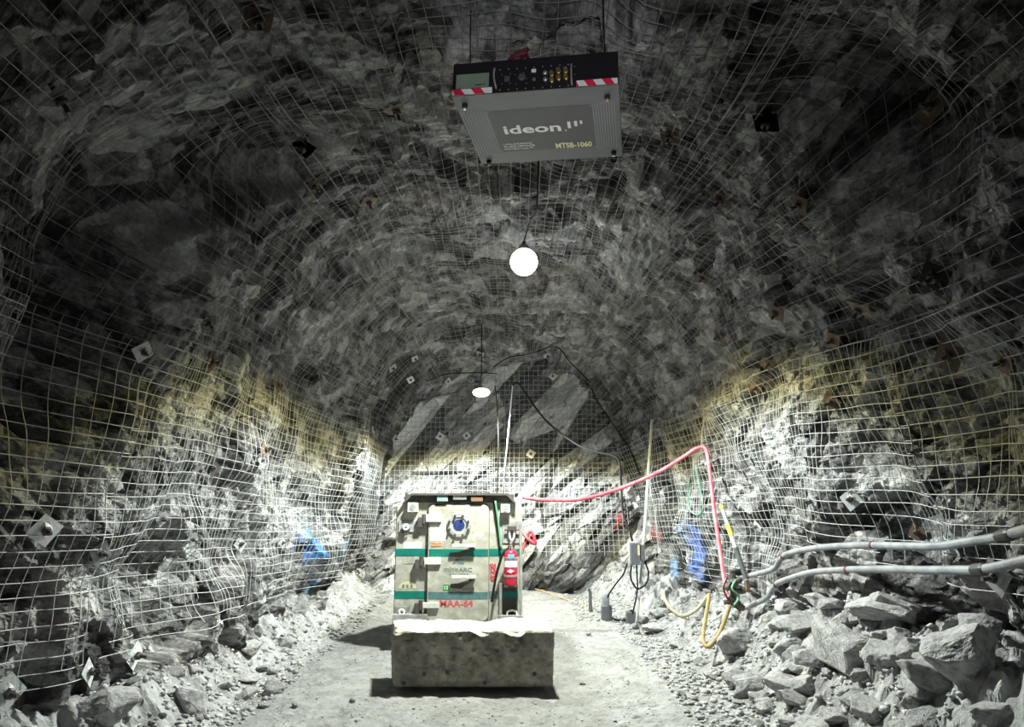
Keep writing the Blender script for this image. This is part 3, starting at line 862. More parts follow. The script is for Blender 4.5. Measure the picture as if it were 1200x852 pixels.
for i in range(nx_):
    for j in range(ny_):
        for k, fl in ((0, True), (nz_, False)):
            f = [bv(i, j, k), bv(i + 1, j, k), bv(i + 1, j + 1, k), bv(i, j + 1, k)]; bm.faces.new(f[::-1] if fl else f)
    for k in range(nz_):
        for j, fl in ((0, False), (ny_, True)):
            f = [bv(i, j, k), bv(i + 1, j, k), bv(i + 1, j, k + 1), bv(i, j, k + 1)]; bm.faces.new(f[::-1] if fl else f)
for j in range(ny_):
    for k in range(nz_):
        for i, fl in ((0, True), (nx_, False)):
            f = [bv(i, j, k), bv(i, j + 1, k), bv(i, j + 1, k + 1), bv(i, j, k + 1)]; bm.faces.new(f[::-1] if fl else f)
co = np.array([v.co[:] for v in bm.verts]); keys = list(vd.keys())
n4 = np.clip(-vnoise(co, .045, 221) - .45, 0, 1) * 1.8; n5 = vnoise(co * np.array([.25, .25, 1]), .05, 223)
n1 = fbm(co, .22, 201, 3); n2 = vnoise(co, .05, 205); n3 = fbm(co * np.array([1, 1, .3]), .30, 207, 2); nt = fbm(co * np.array([1, 1, 0]), .28, 209, 3)
for q, (v, (i, j, k)) in enumerate(zip([vd[x] for x in keys], keys)):
    ex_ = (i in (0, nx_)) + (j in (0, ny_)) + (k in (0, nz_))
    w = k / nz_; amp = .005 + .012 * ss(.55, .75, w)
    d = Vector((-1 if i == 0 else (1 if i == nx_ else 0), -1 if j == 0 else (1 if j == ny_ else 0), (1 if k == nz_ else 0)))
    v.co += d * float(amp * n1[q] + .006 * n2[q] - .020 * n4[q] * (.35 + ss(.5, .7, w)) + (.006 * n5[q] if .5 < w < .72 else 0)) - d * (.006 if ex_ > 1 else 0)
    if k == nz_:
        edge = min(j, 6) / 6
        v.co.z += float(.022 * nt[q] - .075 * (1 - edge) * ss(-.3, .6, nt[q]))
    if j == 0 and w > .62: v.co.y += float(.050 * ss(.60, .98, w) * ss(-.3, .5, nt[q]))
part('block_body', bm, 'concrete', cb)
tb = BVHTree.FromObject(cb.children[0], bpy.context.evaluated_depsgraph_get()) if False else None
# sandy dust lying on the top of the block
us, vs = np.linspace(.004, .996, 100), np.linspace(.012, .985, 40)
U, V_ = np.meshgrid(us, vs, indexing='ij')
PT = np.array([[block_pt(u, v, 1)[:] for v in vs] for u in us])
pp = PT.reshape(-1, 3); nt2 = fbm(pp * np.array([1, 1, 0]), .28, 209, 3).reshape(U.shape); nf = vnoise(pp, .035, 215).reshape(U.shape); ng = vnoise(pp, .012, 216).reshape(U.shape)
ed = np.clip(np.minimum(np.minimum(U, 1 - U) / .03, np.minimum(V_, 1 - V_) / .08), 0, 1)
PT[..., 2] += .022 * nt2 - .075 * (1 - np.clip(V_ / .158, 0, 1)) * ss(-.3, .6, nt2) + .004 + .014 * ed + .007 * nf * ed + .003 * ng
d_ = PT - np.array(cb.location)
o = grid_mesh('dust_layer', d_, 'dust'); o.parent = cb; o['label'] = 'pale sandy dust on top'
pr_ = random.Random(5)
for fx_, fz_ in ((.065, .115), (.57, .12), (.335, .30), (.88, .27), (.19, .27)):
    bm = bmesh.new(); x = BX0 + (BX1 - BX0) * fx_
    lathe(bm, [(0, -.012), (.012, -.012), (.018, 0), (.021, .004), (.010, .006), (0, .002)], (x, BY0 + .004, BH * fz_), (0, -1, 0), 12); part('tie_hole', bm, 'gasket', cb, 'small dark hole in the front')

# ------------------------------------------------------------------ detector box hanging from the roof
ca, sa, cb_, sb_, cc, sc_ = *[f(-.16902238) for f in (math.cos, math.sin)], *[f(-.02600405) for f in (math.cos, math.sin)], *[f(.0224617) for f in (math.cos, math.sin)]
RM = Matrix(((ca, -sa, 0), (sa, ca, 0), (0, 0, 1))) @ Matrix(((1, 0, 0), (0, cb_, -sb_), (0, sb_, cb_))) @ Matrix(((cc, 0, sc_), (0, 1, 0), (-sc_, 0, cc)))
DO = Vector((.12908276, 3.97427323, 4.18053265)); DDP, DHT = .8786, .2135
DET = thing('detector_box', 'flat grey and black instrument box hung under the roof with white lettering', 'instrument', DO)
DET.rotation_euler = RM.to_euler()
RI = RM.transposed()


def loc_ray(px, py): return RI @ (EYE - DO), RI @ ray(px, py)


def pnl(cx, cy):
    """panel point (x, z) from a crop position"""
    o_, d_ = loc_ray(510 + cx / 5, 40 + cy / 5); t = -o_.y / d_.y; p = o_ + d_ * t; return p.x, p.z


def plt_(cx, cy):
    o_, d_ = loc_ray(510 + cx / 5, 40 + cy / 5); t = -o_.z / d_.z; p = o_ + d_ * t; return p.x, p.y


def lpart(name, bm, m, parent, label=None, smooth=False):
    me = bpy.data.meshes.new(name); bm.to_mesh(me); bm.free()
    if smooth:
        for f in me.polygons: f.use_smooth = True
    o = link_mesh(name, me, m, parent)
    if label: o['label'] = label
    return o


bm = bmesh.new(); box(bm, -.5, .5, .004, DDP, .03, DHT, .004); lpart('housing', bm, 'boxpanel', DET)
bm = bmesh.new(); box(bm, -.5, .5, -.004, .006, .0, DHT + .002, .001); PANEL = lpart('front_panel', bm, 'boxpanel', DET, 'black connector panel')
bm = bmesh.new(); box(bm, -.505, .505, -.002, DDP + .005, .0, .03, .003); PLATE = lpart('bottom_plate', bm, 'plate_grey', DET, 'grey bottom plate')


def pbox(bm, cx0, cy0, cx1, cy1, d, bev=0.):
    # the panel runs slightly uphill in the photograph: use the middle of each side
    mx, my = (cx0 + cx1) / 2, (cy0 + cy1) / 2
    xa, xb = pnl(cx0, my)[0], pnl(cx1, my)[0]; za, zb = pnl(mx, cy1)[1], pnl(mx, cy0)[1]
    return box(bm, xa, xb, -.004 - d, -.004, za, zb, bev)


bm = bmesh.new(); pbox(bm, 124, 236, 316, 318, .003, .001); lcd = lpart('display', bm, 'lcd', PANEL, 'pale green display')
bm = bmesh.new(); pbox(bm, 236, 298, 280, 303, .0045); pbox(bm, 286, 292, 292, 301, .0045); lpart('display_mark', bm, 'boxpanel', PANEL)
for a, b_, ph in (((100, 362), (333, 353), 0), ((826, 312), (1069, 308), 1)):
    z_lo = .003; xa = pnl(*a)[0]; xb = pnl(*b_)[0]; hz = .038
    bm = bmesh.new(); box(bm, xa, xb, -.0055, -.004, z_lo, z_lo + hz); tp = lpart('hazard_tape', bm, 'white', PANEL, 'red and white hazard tape')
    n_ = 5; wst = (xb - xa) / (4 if ph == 0 else 4.6)
    bm = bmesh.new()
    for k in range(-1, 6):
        if (k + ph) % 2: continue
        pts_ = []
        x0_ = xa + (k - .15) * wst; sl = .45 * wst
        for xx, zz in ((x0_ + sl, z_lo), (x0_ + wst + sl, z_lo), (x0_ + wst, z_lo + hz), (x0_, z_lo + hz)): pts_.append((xx, zz))
        # clip to the tape
        cl = [(min(max(x, xa), xb), z) for x, z in pts_]
        if max(c[0] for c in cl) - min(c[0] for c in cl) < .01: continue
        try: prism_y(bm, cl, -.0068, -.0052)
        except ValueError: pass
    lpart('red_stripe', bm, 'redtape', PANEL, 'red slanting stripes')
bm = bmesh.new()
for k in range(9):
    cx = 380 + 50 * k
    for x, z in (pnl(cx, 212 - 3.9 * k), pnl(cx, 330 - 3.2 * k)):
        lathe(bm, [(0, 0), (.0048, .0005), (.0040, .003), (0, .0035)], (x, -.004, z), (0, -1, 0), 8)
for cx, cy in ((818, 192), (818, 238), (390, 240), (392, 292), (470, 240), (475, 295), (520, 230), (535, 262), (535, 290), (440, 235), (440, 290), (345, 275)):
    x, z = pnl(cx, cy); lathe(bm, [(0, 0), (.0032, .0005), (.0026, .002), (0, .0025)], (x, -.004, z), (0, -1, 0), 8)
lpart('screw_heads', bm, 'chrome', PANEL, 'small bright screw heads')
for cx, cy in ((645, 232), (646, 270)):
    x, z = pnl(cx, cy); bm = bmesh.new(); lathe(bm, [(0, 0), (.014, .0005), (.014, .010), (.010, .014), (0, .015)], (x, -.004, z), (0, -1, 0), 18); lpart('round_connector', bm, 'chrome', PANEL, 'bright round connector', True)
for cx, cy in ((683, 240), (683, 275), (722, 222), (724, 262), (765, 220), (766, 258)):
    x, z = pnl(cx, cy); bm = bmesh.new(); lathe(bm, [(0, 0), (.0145, .0005), (.0145, .006), (.010, .008), (.010, .022), (.013, .024), (.013, .030), (0, .031)], (x, -.004, z), (0, -1, 0), 12); lpart('threaded_connector', bm, 'brass', PANEL, 'brass threaded connector')
bm = bmesh.new(); pbox(bm, 565, 209, 592, 228, .006, .002); lpart('port', bm, 'white', PANEL, 'small pale port')
bm = bmesh.new(); pbox(bm, 406, 250, 438, 282, .006, .002); lpart('socket', bm, 'plate_dark', PANEL, 'dark square socket')
x, z = pnl(508, 256); bm = bmesh.new(); lathe(bm, [(0, 0), (.024, .0005), (.024, .010), (.018, .014), (0, .014)], (x, -.004, z), (0, -1, 0), 10); lpart('round_socket', bm, 'plate_dark', PANEL, 'large round dark socket')
x, z = pnl(580, 268); bm = bmesh.new(); lathe(bm, [(0, 0), (.012, .0005), (.010, .008), (.004, .010), (.004, .02), (0, .02)], (x, -.004, z), (0, -1, 0), 10); lpart('switch', bm, 'plate_grey', PANEL)
for pts_ in (((352, 212), (350, 270), (358, 322)), ((800, 188), (800, 245), (802, 302))):
    q = [pnl(*p) for p in pts_]; bm = bmesh.new()
    tube(bm, spline([(q[0][0], -.004, q[0][1]), (q[0][0], -.03, q[0][1] - .008), (q[1][0], -.034, q[1][1]), (q[2][0], -.03, q[2][1] + .008), (q[2][0], -.004, q[2][1])], 5), .0055, 8); lpart('grab_handle', bm, 'hullgrey', PANEL, smooth=True)
# bottom plate print
def plrect(bm, x0, x1, y0, y1, z=-.0012): return box(bm, x0, x1, y0, y1, z, 0)


ix0, ix1 = (plt_(300, 452)[0] + plt_(388, 688)[0]) / 2, (plt_(915, 412)[0] + plt_(945, 662)[0]) / 2
iy0, iy1 = (plt_(300, 452)[1] + plt_(915, 412)[1]) / 2, (plt_(388, 688)[1] + plt_(945, 662)[1]) / 2
bm = bmesh.new(); t = bmesh.new(); pr = rounded(ix0, ix1, iy0, iy1, .025)
a = [t.verts.new((x, y, -.0010)) for x, y in pr]; b2 = [t.verts.new((x, y, .0005)) for x, y in pr]
t.faces.new(a[::-1]); t.faces.new(b2)
for i in range(len(a)): t.faces.new((a[i], a[(i + 1) % len(a)], b2[(i + 1) % len(a)], b2[i]))
merge(bm, t); lpart('printed_field', bm, 'plate_dark', PLATE, 'dark grey printed field')
for side in (-1, 1):
    bm = bmesh.new()
    for k in range(9):
        off = .006 + k * (.020 if side < 0 else .0165); xk = (ix0 - off) if side < 0 else (ix1 + off)
        ya = iy0 + .012 - k * .006; yb = iy1 - .012 + k * .007; c_ = .022
        inner = xk - side * c_
        tube(bm, [(inner, ya - .012, -.0008), (xk - side * .004, ya + .010, -.0008), (xk, ya + .03, -.0008), (xk, yb - .03, -.0008), (xk - side * .004, yb - .010, -.0008), (inner, yb + .012, -.0008)], .0016, 4)
    lpart('contour_lines', bm, 'line', PLATE, 'pale nested contour lines')


def plate_text(s, cx, cy, width_cx, height_cy, m, label, bold=0.):
    """baseline start at crop (cx, cy)"""
    p0 = Vector(plt_(cx, cy)); p1 = Vector(plt_(cx + width_cx, cy - width_cx * .065)); p2 = Vector(plt_(cx - height_cy * .35, cy - height_cy))
    t = text_bm(s, .1, extrude=.0006, bold=bold)
    xs = [v.co.x for v in t.verts]; ys = [v.co.y for v in t.verts]
    W_ = (p1 - p0).length; H_ = (p2 - p0).length
    sx = W_ / (max(xs) - min(xs)); sy = H_ / (max(ys) - min(ys))
    for v in t.verts: v.co = Vector((p0.x + (v.co.x - min(xs)) * sx, p0.y - (v.co.y - min(ys)) * sy, -.0022 - v.co.z))
    bmesh.ops.recalc_face_normals(t, faces=t.faces)
    return lpart('lettering', t, m, PLATE, label)


plate_text('ideon', 410, 586, 330, 48, 'white', 'large white lettering ideon', .002)
plate_text('.', 762, 566, 9, 7, 'white', 'white full stop')
plate_text('UNLOCKING', 402, 650, 165, 9, 'white', 'small white lettering UNLOCKING', .001)
plate_text('SUBSURFACE', 405, 664, 180, 9, 'white', 'small white lettering SUBSURFACE', .001)
plate_text('POTENTIAL\u2122', 410, 678, 165, 9, 'white', 'small white lettering POTENTIAL', .001)
plate_text('MTSB-1060', 710, 668, 210, 30, 'yellowish', 'pale yellow lettering MTSB-1060', .003)
for cx, cy, w_, h_ in ((772, 512, 18, 38), (812, 508, 18, 30), (846, 506, 14, 18)):
    bm = bmesh.new(); p = plt_(cx, cy); q = plt_(cx + w_, cy); r_ = plt_(cx, cy + h_); plrect(bm, p[0], p[0] + (q[0] - p[0]), p[1], r_[1], -.0028); lpart('emblem_bar', bm, 'white', PLATE)
for cx, cy, yc in ((174, 412, False), (1008, 362, True), (316, 742, True), (1046, 690, False)):
    x, y = plt_(cx, cy); x = min(max(x, -.48), .48); y = min(max(y, .02), DDP - .02)
    bm = bmesh.new(); lathe(bm, [(0, 0), (.018, .0005), (.018, .018), (.010, .024), (0, .024)], (x, y, 0), (0, 0, -1), 12); bo = lpart('corner_bolt', bm, 'black', PLATE)
    bm = bmesh.new(); lathe(bm, [(0, 0), (.009, .0005), (.009, .012), (0, .013)], (x, y, -.022), (0, 0, -1), 10); lpart('bolt_cap', bm, 'yellow' if yc else 'chrome', PLATE, 'yellow cap' if yc else 'bright cap')
bm = bmesh.new(); a = pnl(405, 160)[0]; b_ = pnl(560, 148)[0]
for dd, s in ((0, 1.), (.03, .8)):
    tube(bm, spline([(a + dd, .03, DHT - .005), (a + .05, .04, DHT + .06 * s), (a + .13, .05, DHT + .105 * s), (b_ - .04 - dd, .05, DHT + .07 * s), (b_ - dd, .04, DHT - .005)], 7), .011, 8)
tube(bm, [(a + .10, .05, DHT - .005), (a + .105, .05, DHT + .09)], .008, 6)
lpart('cable_loop', bm, 'darkred', DET, 'dark red cable loop on top', True)
for x, y in ((-.42, .1), (.42, .06), (-.42, DDP - .1), (.42, DDP - .1)):
    w0 = RM @ Vector((x, y, DHT)) + DO; h_ = BVW.ray_cast(w0, Vector((0, 0, 1)))[0]; up = (h_.z - w0.z + .05) if h_ else .6
    top = RI @ (w0 + Vector((0, 0, up)) - DO)
    bm = bmesh.new(); tube(bm, [Vector((x, y, DHT - .004)), top], .004, 6); lpart('hanger_cable', bm, 'rubber', DET, 'thin dark cable up to the roof')

# ------------------------------------------------------------------ the two lamps
def lamp(p, label, far, cable):
    R = thing('mine_lamp', label, 'lamp', p)
    r = .155 if not far else .15
    bm = bmesh.new()
    lathe(bm, [(0, .24), (.02, .24), (.03, .20), (.055, .19), (.06, .15), (.075, .12), (0, .10)] if not far else [(0, .12), (.02, .12), (.04, .08), (.06, .05), (0, .03)], p, (0, 0, 1), 28); part('housing', bm, 'lamphouse', R)
    bm = bmesh.new(); dep = .155 if not far else .075
    lathe(bm, [(r * math.cos(t), -dep * math.sin(t)) for t in np.linspace(-1.1, PI / 2, 14)], p, (0, 0, 1), 28); part('dome', bm, 'lampglow', R, 'glowing white dome', True)
    bm = bmesh.new(); tube(bm, cable, .009, 6); part('cable', bm, 'rubber', R, 'thin black cable', True)


LAMP = at_y(614, 307, 7.85); LAMP2 = at_y(564, 460, 12.6)
def roof(x, y):
    h_ = BVW.ray_cast(Vector((x, y, 2.5)), Vector((0, 0, 1)))[0]; return h_.z if h_ else 4.9


ca_ = at_y(631, 204, 6.3); ca_ = Vector((ca_.x, 6.3, roof(ca_.x, 6.3)))
lamp(LAMP, 'bright round lamp hanging from the roof above the refuge chamber', False, spline([ca_, ca_ + Vector((.0, .5, -.30)), LAMP + Vector((.05, -.4, .30)), LAMP + Vector((0, 0, .23))], 8))
lamp(LAMP2, 'smaller far lamp hanging from the roof before the end face', True, [LAMP2 + Vector((0, 0, .11)), Vector((LAMP2.x, LAMP2.y, roof(LAMP2.x, LAMP2.y)))])

# ------------------------------------------------------------------ hoses, pipes and cables
def near(px, py, back, ymax=14.5):
    """a point just in front of the rock or mesh seen at that place"""
    h_ = hit(px, py)[0]; r = ray(px, py); t = min(h_.y - back, ymax) / r.y; return EYE + r * t


pts = [(612, 583, Y0 + .25), (640, 586, 9.45), (680, 585, 9.5), (722, 574, 9.55), (768, 555, 9.6), (800, 536, 9.6), (815, 526, 9.55), (826, 525, 9.5), (830, 540, 9.4), (836, 590, 9.1), (843, 640, 8.8), (849, 680, 8.5), (853, 704, 8.35)]
def clear(px, py, y, gap=.06):
    h_ = hit(px, py)[0].y; return at_y(px, py, min(y, h_ - gap))


bm = bmesh.new(); tube(bm, spline([clear(*p) for p in pts], 7), .024, 12)
solo('air_hose', bm, 'redhose', 'thick red hose from the refuge chamber over the right wall and down', 'hose', smooth=True)
RHEND = clear(*pts[-1])


def smooth_depth(pp, gap):
    ys = np.array([hit(a, b)[0].y - gap for a, b in pp]); xs = np.array([a for a, b in pp], float)
    c = np.polyfit(xs, ys, 3); f = np.polyval(c, xs); f -= max(0, (f - ys).max() - .05); return [at_y(a, b, y) for (a, b), y in zip(pp, f)]


P1 = [(867, 678), (885, 673), (906, 667), (915, 655), (926, 648), (958, 642), (1010, 639), (1060, 640), (1100, 640), (1135, 635), (1168, 630), (1200, 621), (1240, 610)]
P2 = [(870, 713), (884, 708), (899, 700), (907, 688), (917, 681), (950, 671), (985, 668), (1017, 667), (1050, 667), (1083, 668), (1115, 668), (1143, 668), (1170, 664), (1200, 657), (1240, 648)]
P1w, P2w = smooth_depth(P1, .16), smooth_depth(P2, .18)
for pw, joints, lab in ((P1w, (10.3,), 'upper dusty grey pipe running along the right wall'), (P2w, (11.2,), 'lower dusty grey pipe running along the right wall')):
    R = thing('service_pipe', lab, 'pipe', min(pw, key=lambda v: v.z), 'grey pipes on the right wall')
    sp = spline(pw, 8); bm = bmesh.new(); tube(bm, sp, .029, 14); part('pipe_run', bm, 'pipe', R, smooth=True)
    for j in joints:
        i = int(j * 8); a, b = sp[i - 1], sp[i + 2]; d = (b - a).normalized()
        bm = bmesh.new(); tube(bm, [a - d * .02, a, b, b + d * .02], [.032, .039, .039, .032], 14); part('coupling', bm, 'black', R, 'black coupling')
    for j in (3.4, 6.3):
        i = int(j * 8); bm = bmesh.new(); d = (sp[i + 1] - sp[i]).normalized(); tube(bm, [sp[i] - d * .012, sp[i] + d * .012], .033, 14); part('tie', bm, 'darkred', R, 'dull red tie')

# fittings where the hoses meet
fc = at_y(860, 695, 8.3)
R = thing('hose_manifold', 'cluster of dark valves and fittings where the red hose meets the pipes', 'valve', fc - Vector((0, 0, .25)))
bm = bmesh.new(); tube(bm, [at_y(858, 672, 8.32), at_y(860, 712, 8.3)], .035, 12); part('manifold_body', bm, 'greybox', R)
for a, b, r_ in (((868, 678), (850, 690), .035), ((871, 713), (852, 700), .035), ((876, 690), (862, 694), .03), ((848, 706), (860, 703), .028)):
    bm = bmesh.new(); pa, pb = at_y(*a, 8.3), at_y(*b, 8.28); d = pb - pa
    tube(bm, [pa, pa + d * .3, pa + d * .31, pa + d * .6, pa + d * .61, pb], [r_, r_, r_ * 1.35, r_ * 1.35, r_, r_], 10); part('coupling', bm, 'visor', R)
bm = bmesh.new(); tube(bm, spline([at_y(862, 680, 8.25), at_y(858, 690, 8.2), at_y(866, 700, 8.2), at_y(858, 712, 8.2)], 6), .012, 8); part('link_hose', bm, 'hosegreen', R, 'thin green link hose', True)
bm = bmesh.new(); tube(bm, spline([at_y(852, 676, 8.25), at_y(848, 690, 8.2), at_y(856, 706, 8.2), at_y(868, 716, 8.2)], 6), .012, 8); part('link_hose', bm, 'darkred', R, 'thin red link hose', True)
bm = bmesh.new(); pa = at_y(874, 684, 8.3); box(bm, pa.x - .02, pa.x + .02, pa.y - .08, pa.y + .0, pa.z - .08, pa.z + .05, .006); part('valve_lever', bm, 'rusty', R, 'brown valve lever')

for nm, pp, m, r_, lab in (
    ('water_hose', [(777, 693, 9.5), (780, 704, 9.35), (788, 715, 9.2), (800, 722, 9.1), (814, 716, 9.1), (824, 706, 9.1), (831, 697, 9.0)], 'tanhose', .022, 'tan dusty hose sagging in a loop at the foot of the right wall'),
    ('water_hose', [(831, 697, 9.0), (829, 712, 8.7), (825, 735, 8.4), (824, 750, 8.2), (829, 758, 8.1), (837, 752, 8.1), (845, 738, 8.15), (851, 722, 8.2), (855, 710, 8.25)], 'yelhose', .022, 'yellow-brown hose hanging in a deep loop below the red hose')):
    def fl(px, py, y):
        g_ = hit_floor(px, py); return at_y(px, py, min(y, g_.y - .06, hit(px, py)[0].y - .05))
    bm = bmesh.new(); tube(bm, spline([fl(*p) for p in pp], 7), r_, 10); solo(nm, bm, m, lab, 'hose', smooth=True)

# leaning drill rod with yellow tape
R0, R1 = clear(875, 680, 8.7, .12), clear(845, 592, 9.0, .1)
DR = thing('drill_rod', 'dusty pole with yellow tape leaning on the mesh beside the red hose', 'pole', R0)
for a, b, m, r_, lab in ((0, .42, 'greybox', .028, 'dark lower length'), (.42, .58, 'whitepipe', .026, 'pale middle length'), (.58, .74, 'yellow', .030, 'yellow tape'), (.74, .95, 'whitepipe', .024, 'pale upper length'), (.95, 1.0, 'yellow', .032, 'yellow tip')):
    bm = bmesh.new(); tube(bm, [R0.lerp(R1, a), R0.lerp(R1, b)], r_, 10); part('rod_section', bm, m, DR, lab)

# poles, boxes and cables on the right of the chamber
pb = hit_floor(745, 737); pt_ = at_y(764, 492, pb.y + .35)
R = thing('standing_pole', 'tall dusty white pole standing on the floor right of the refuge chamber', 'pole', pb)
bm = bmesh.new(); tube(bm, [pb - Vector((0, 0, .06)), pb.lerp(pt_, .5) + Vector((.015, 0, 0)), pt_], .022, 10); part('pole_shaft', bm, 'whitepipe', R)
bm = bmesh.new(); q = pb; lathe(bm, [(0, -.05), (.05, -.05), (.05, .03), (.026, .05), (0, .05)], q, (0, 0, 1), 12); part('pole_foot', bm, 'greybox', R, 'dark foot')
yb = pb.y - .05
JB = thing('junction_box', 'dark grey electrical box fixed to the white pole', 'electrical box', at_y(746, 662, yb))
c0, c1 = at_y(738, 661, yb), at_y(748, 636, yb)
bm = bmesh.new(); box(bm, c0.x, c1.x, yb - .14, yb - .02, c0.z, c1.z, .008); part('enclosure', bm, 'greybox', JB)
c2, c3 = at_y(749.5, 657, yb), at_y(754, 638, yb); bm = bmesh.new(); box(bm, c2.x, c3.x, yb - .11, yb - .02, c2.z, c3.z, .006); part('side_enclosure', bm, 'greybox', JB)
c4, c5 = at_y(745.5, 650, yb), at_y(747.5, 638, yb); bm = bmesh.new(); box(bm, c4.x, c5.x, yb - .146, yb - .138, c4.z, c5.z, .002); part('tag', bm, 'tan', JB, 'tan tag')
bm = bmesh.new(); tube(bm, spline([at_y(740, 662, yb - .08), at_y(739, 676, yb - .08), at_y(743, 686, yb - .08), at_y(748, 690, yb - .06), at_y(757, 684, yb - .05), at_y(760, 672, yb - .05), at_y(756, 658, yb - .06)], 6), .013, 8); part('cable', bm, 'rubber', JB, 'black looping cable', True)
bm = bmesh.new(); tube(bm, spline([at_y(735, 660, yb - .06), at_y(731, 672, yb), at_y(722, 684, yb + .3), at_y(715, 694, yb + .5), at_y(712, 700, yb + .6)], 6), .012, 8); part('cable', bm, 'rubber', JB, 'black trailing cable', True)
bm = bmesh.new(); tube(bm, spline([at_y(746, 662, yb - .08), at_y(747, 690, yb - .08), at_y(744, 708, yb - .08), at_y(741, 720, yb - .1)], 6), .012, 8); part('cable', bm, 'rubber', JB, 'black cable down to the small box', True)
g = hit_floor(740, 731)
bm = bmesh.new(); w_ = .075; box(bm, g.x - w_, g.x + w_, g.y - .07, g.y + .07, g.z - .02, g.z + .17, .012)
t_ = bmesh.new(); box(t_, g.x - .02, g.x + .02, g.y - .02, g.y + .02, g.z + .17, g.z + .20, .004); merge(bm, t_)
solo('floor_box', bm, 'greybox', 'small dark box on the floor at the foot of the white pole', 'electrical box')
g = hit_floor(692, 717); bm = bmesh.new(); tube(bm, [g - Vector((0, 0, .08)), g + Vector((0, 0, .30)), g + Vector((-.02, 0, .36))], [.03, .028, .024], 10)
solo('stub_post', bm, 'greybox', 'short dark post standing in the floor before the end face', 'post')
g = hit_floor(711, 726)
R = thing('pump', 'small upright dark pump on the floor left of the white pole', 'pump', g)
bm = bmesh.new(); lathe(bm, [(0, -.03), (.085, -.03), (.085, .20), (.07, .21), (0, .21)], g, (0, 0, 1), 16); part('pump_body', bm, 'greybox', R)
bm = bmesh.new(); lathe(bm, [(0, .20), (.06, .20), (.06, .34), (.05, .38), (.02, .40), (0, .40)], g + Vector((-.01, 0, 0)), (0, 0, 1), 14); part('pump_head', bm, 'pipe', R, 'grey head')
bm = bmesh.new(); tube(bm, spline([g + Vector((.07, 0, .02)), g + Vector((.2, -.1, .0)), g + Vector((.32, -.12, .03)), g + Vector((.42, -.1, .02))], 6), .012, 8); part('cable', bm, 'rubber', R, 'black cable on the floor', True)

bm = bmesh.new(); a_ = [at_y(613, 692, Y0 + 1.2)]
cpts = [hit_floor(q[0], q[1]) + Vector((0, 0, .015)) for q in ((622, 690), (640, 695), (662, 703), (686, 711))]
tube(bm, spline([Vector((xr - .02, cpts[0].y - .2, cpts[0].z + .06))] + cpts, 6), .014, 8); solo('power_cable', bm, 'orangecable', 'thin tan cable along the floor from the chamber towards the end face', 'cable', smooth=True)

# pipe and cables before the end face
yp = 12.9
t0 = at_y(601, 452, yp); b0 = at_y(589, 580, yp)
bot = Vector((b0.x, yp, ground(b0.x, yp)))
R = thing('vent_pipe', 'thin bright upright pipe with a black hose bent over its top before the end face', 'pipe', bot)
bm = bmesh.new(); tube(bm, [bot - Vector((0, 0, .03)), b0, t0], .015, 8); part('pipe_shaft', bm, 'pipe', R)
bm = bmesh.new(); tube(bm, spline([t0, at_y(603, 449, yp), at_y(608, 450, yp), at_y(616, 461, yp), at_y(627, 477, yp), at_y(641, 494, yp), at_y(660, 510, yp), at_y(680, 523, 12.5), at_y(700, 530, 12.2), at_y(718, 534, 11.9), at_y(726, 542, 11.7), at_y(728, 567, 11.4), at_y(730, 600, 11), at_y(738, 622, yb), at_y(741, 634, yb - .06)], 6), .017, 8); part('black_hose', bm, 'rubber', R, 'black hose down to the electrical box', True)
for nm, pp, lab in (('roof_cable', [(500, 447), (520, 439), (545, 437), (570, 437), (583, 438)], 'thin black cable slung along the roof left of the bright pipe'),
                    ('roof_cable', [(578, 430), (596, 419), (612, 416), (630, 412), (646, 406), (656, 409), (668, 424), (684, 440), (694, 448)], 'thin black cable slung along the roof on the right of the far lamp'),
                    ('wall_cable', [(693, 455), (700, 470), (712, 488), (726, 508), (740, 530), (750, 556)], 'thin black cable running down the far right wall'),
                    ('hanging_wire', [(580, 452), (583, 480), (584, 520), (583, 566), (582, 585)], 'thin dark wire hanging straight down before the end face')):
    q = [near(a, b, .10) if nm != 'hanging_wire' else at_y(a, b, 13.2) for a, b in pp]
    bm = bmesh.new(); tube(bm, spline(q, 6), .011, 6); solo(nm, bm, 'rubber', lab, 'cable', smooth=True)
q = [near(a, b, .05) for a, b in ((808, 560), (806, 580), (809, 598), (818, 603), (824, 596), (822, 580), (815, 545))]
bm = bmesh.new(); tube(bm, spline(q, 6), .009, 6); solo('green_cord', bm, 'hosegreen', 'thin green cord looped on the mesh behind the red hose', 'cord', smooth=True)

# ------------------------------------------------------------------ rock bolts with square plates
def plate_mesh(kind):
    bm = bmesh.new(); n = 8; h = .5
    g = [[bm.verts.new((i / n - .5, j / n - .5, .10 * max(0, 1 - ((i / n - .5) ** 2 + (j / n - .5) ** 2) / .07) + .05 * ((i / n - .5) * (j / n - .5)) * 2)) for j in range(n + 1)] for i in range(n + 1)]
    for i in range(n):
        for j in range(n): bm.faces.new((g[i][j], g[i + 1][j], g[i + 1][j + 1], g[i][j + 1]))
    r = bmesh.ops.solidify(bm, geom=bm.faces[:], thickness=.035)
    bmesh.ops.recalc_face_normals(bm, faces=bm.faces)
    me = bpy.data.meshes.new('plate'); bm.to_mesh(me); bm.free(); me.materials.append(M[kind]); return me


def nut_mesh():
    bm = bmesh.new(); lathe(bm, [(0, .0), (.20, .001), (.20, .10), (.15, .16), (0, .16)], (0, 0, .10), (0, 0, 1), 6)
    me = bpy.data.meshes.new('nut'); bm.to_mesh(me); bm.free(); me.materials.append(M['boltsteel']); return me


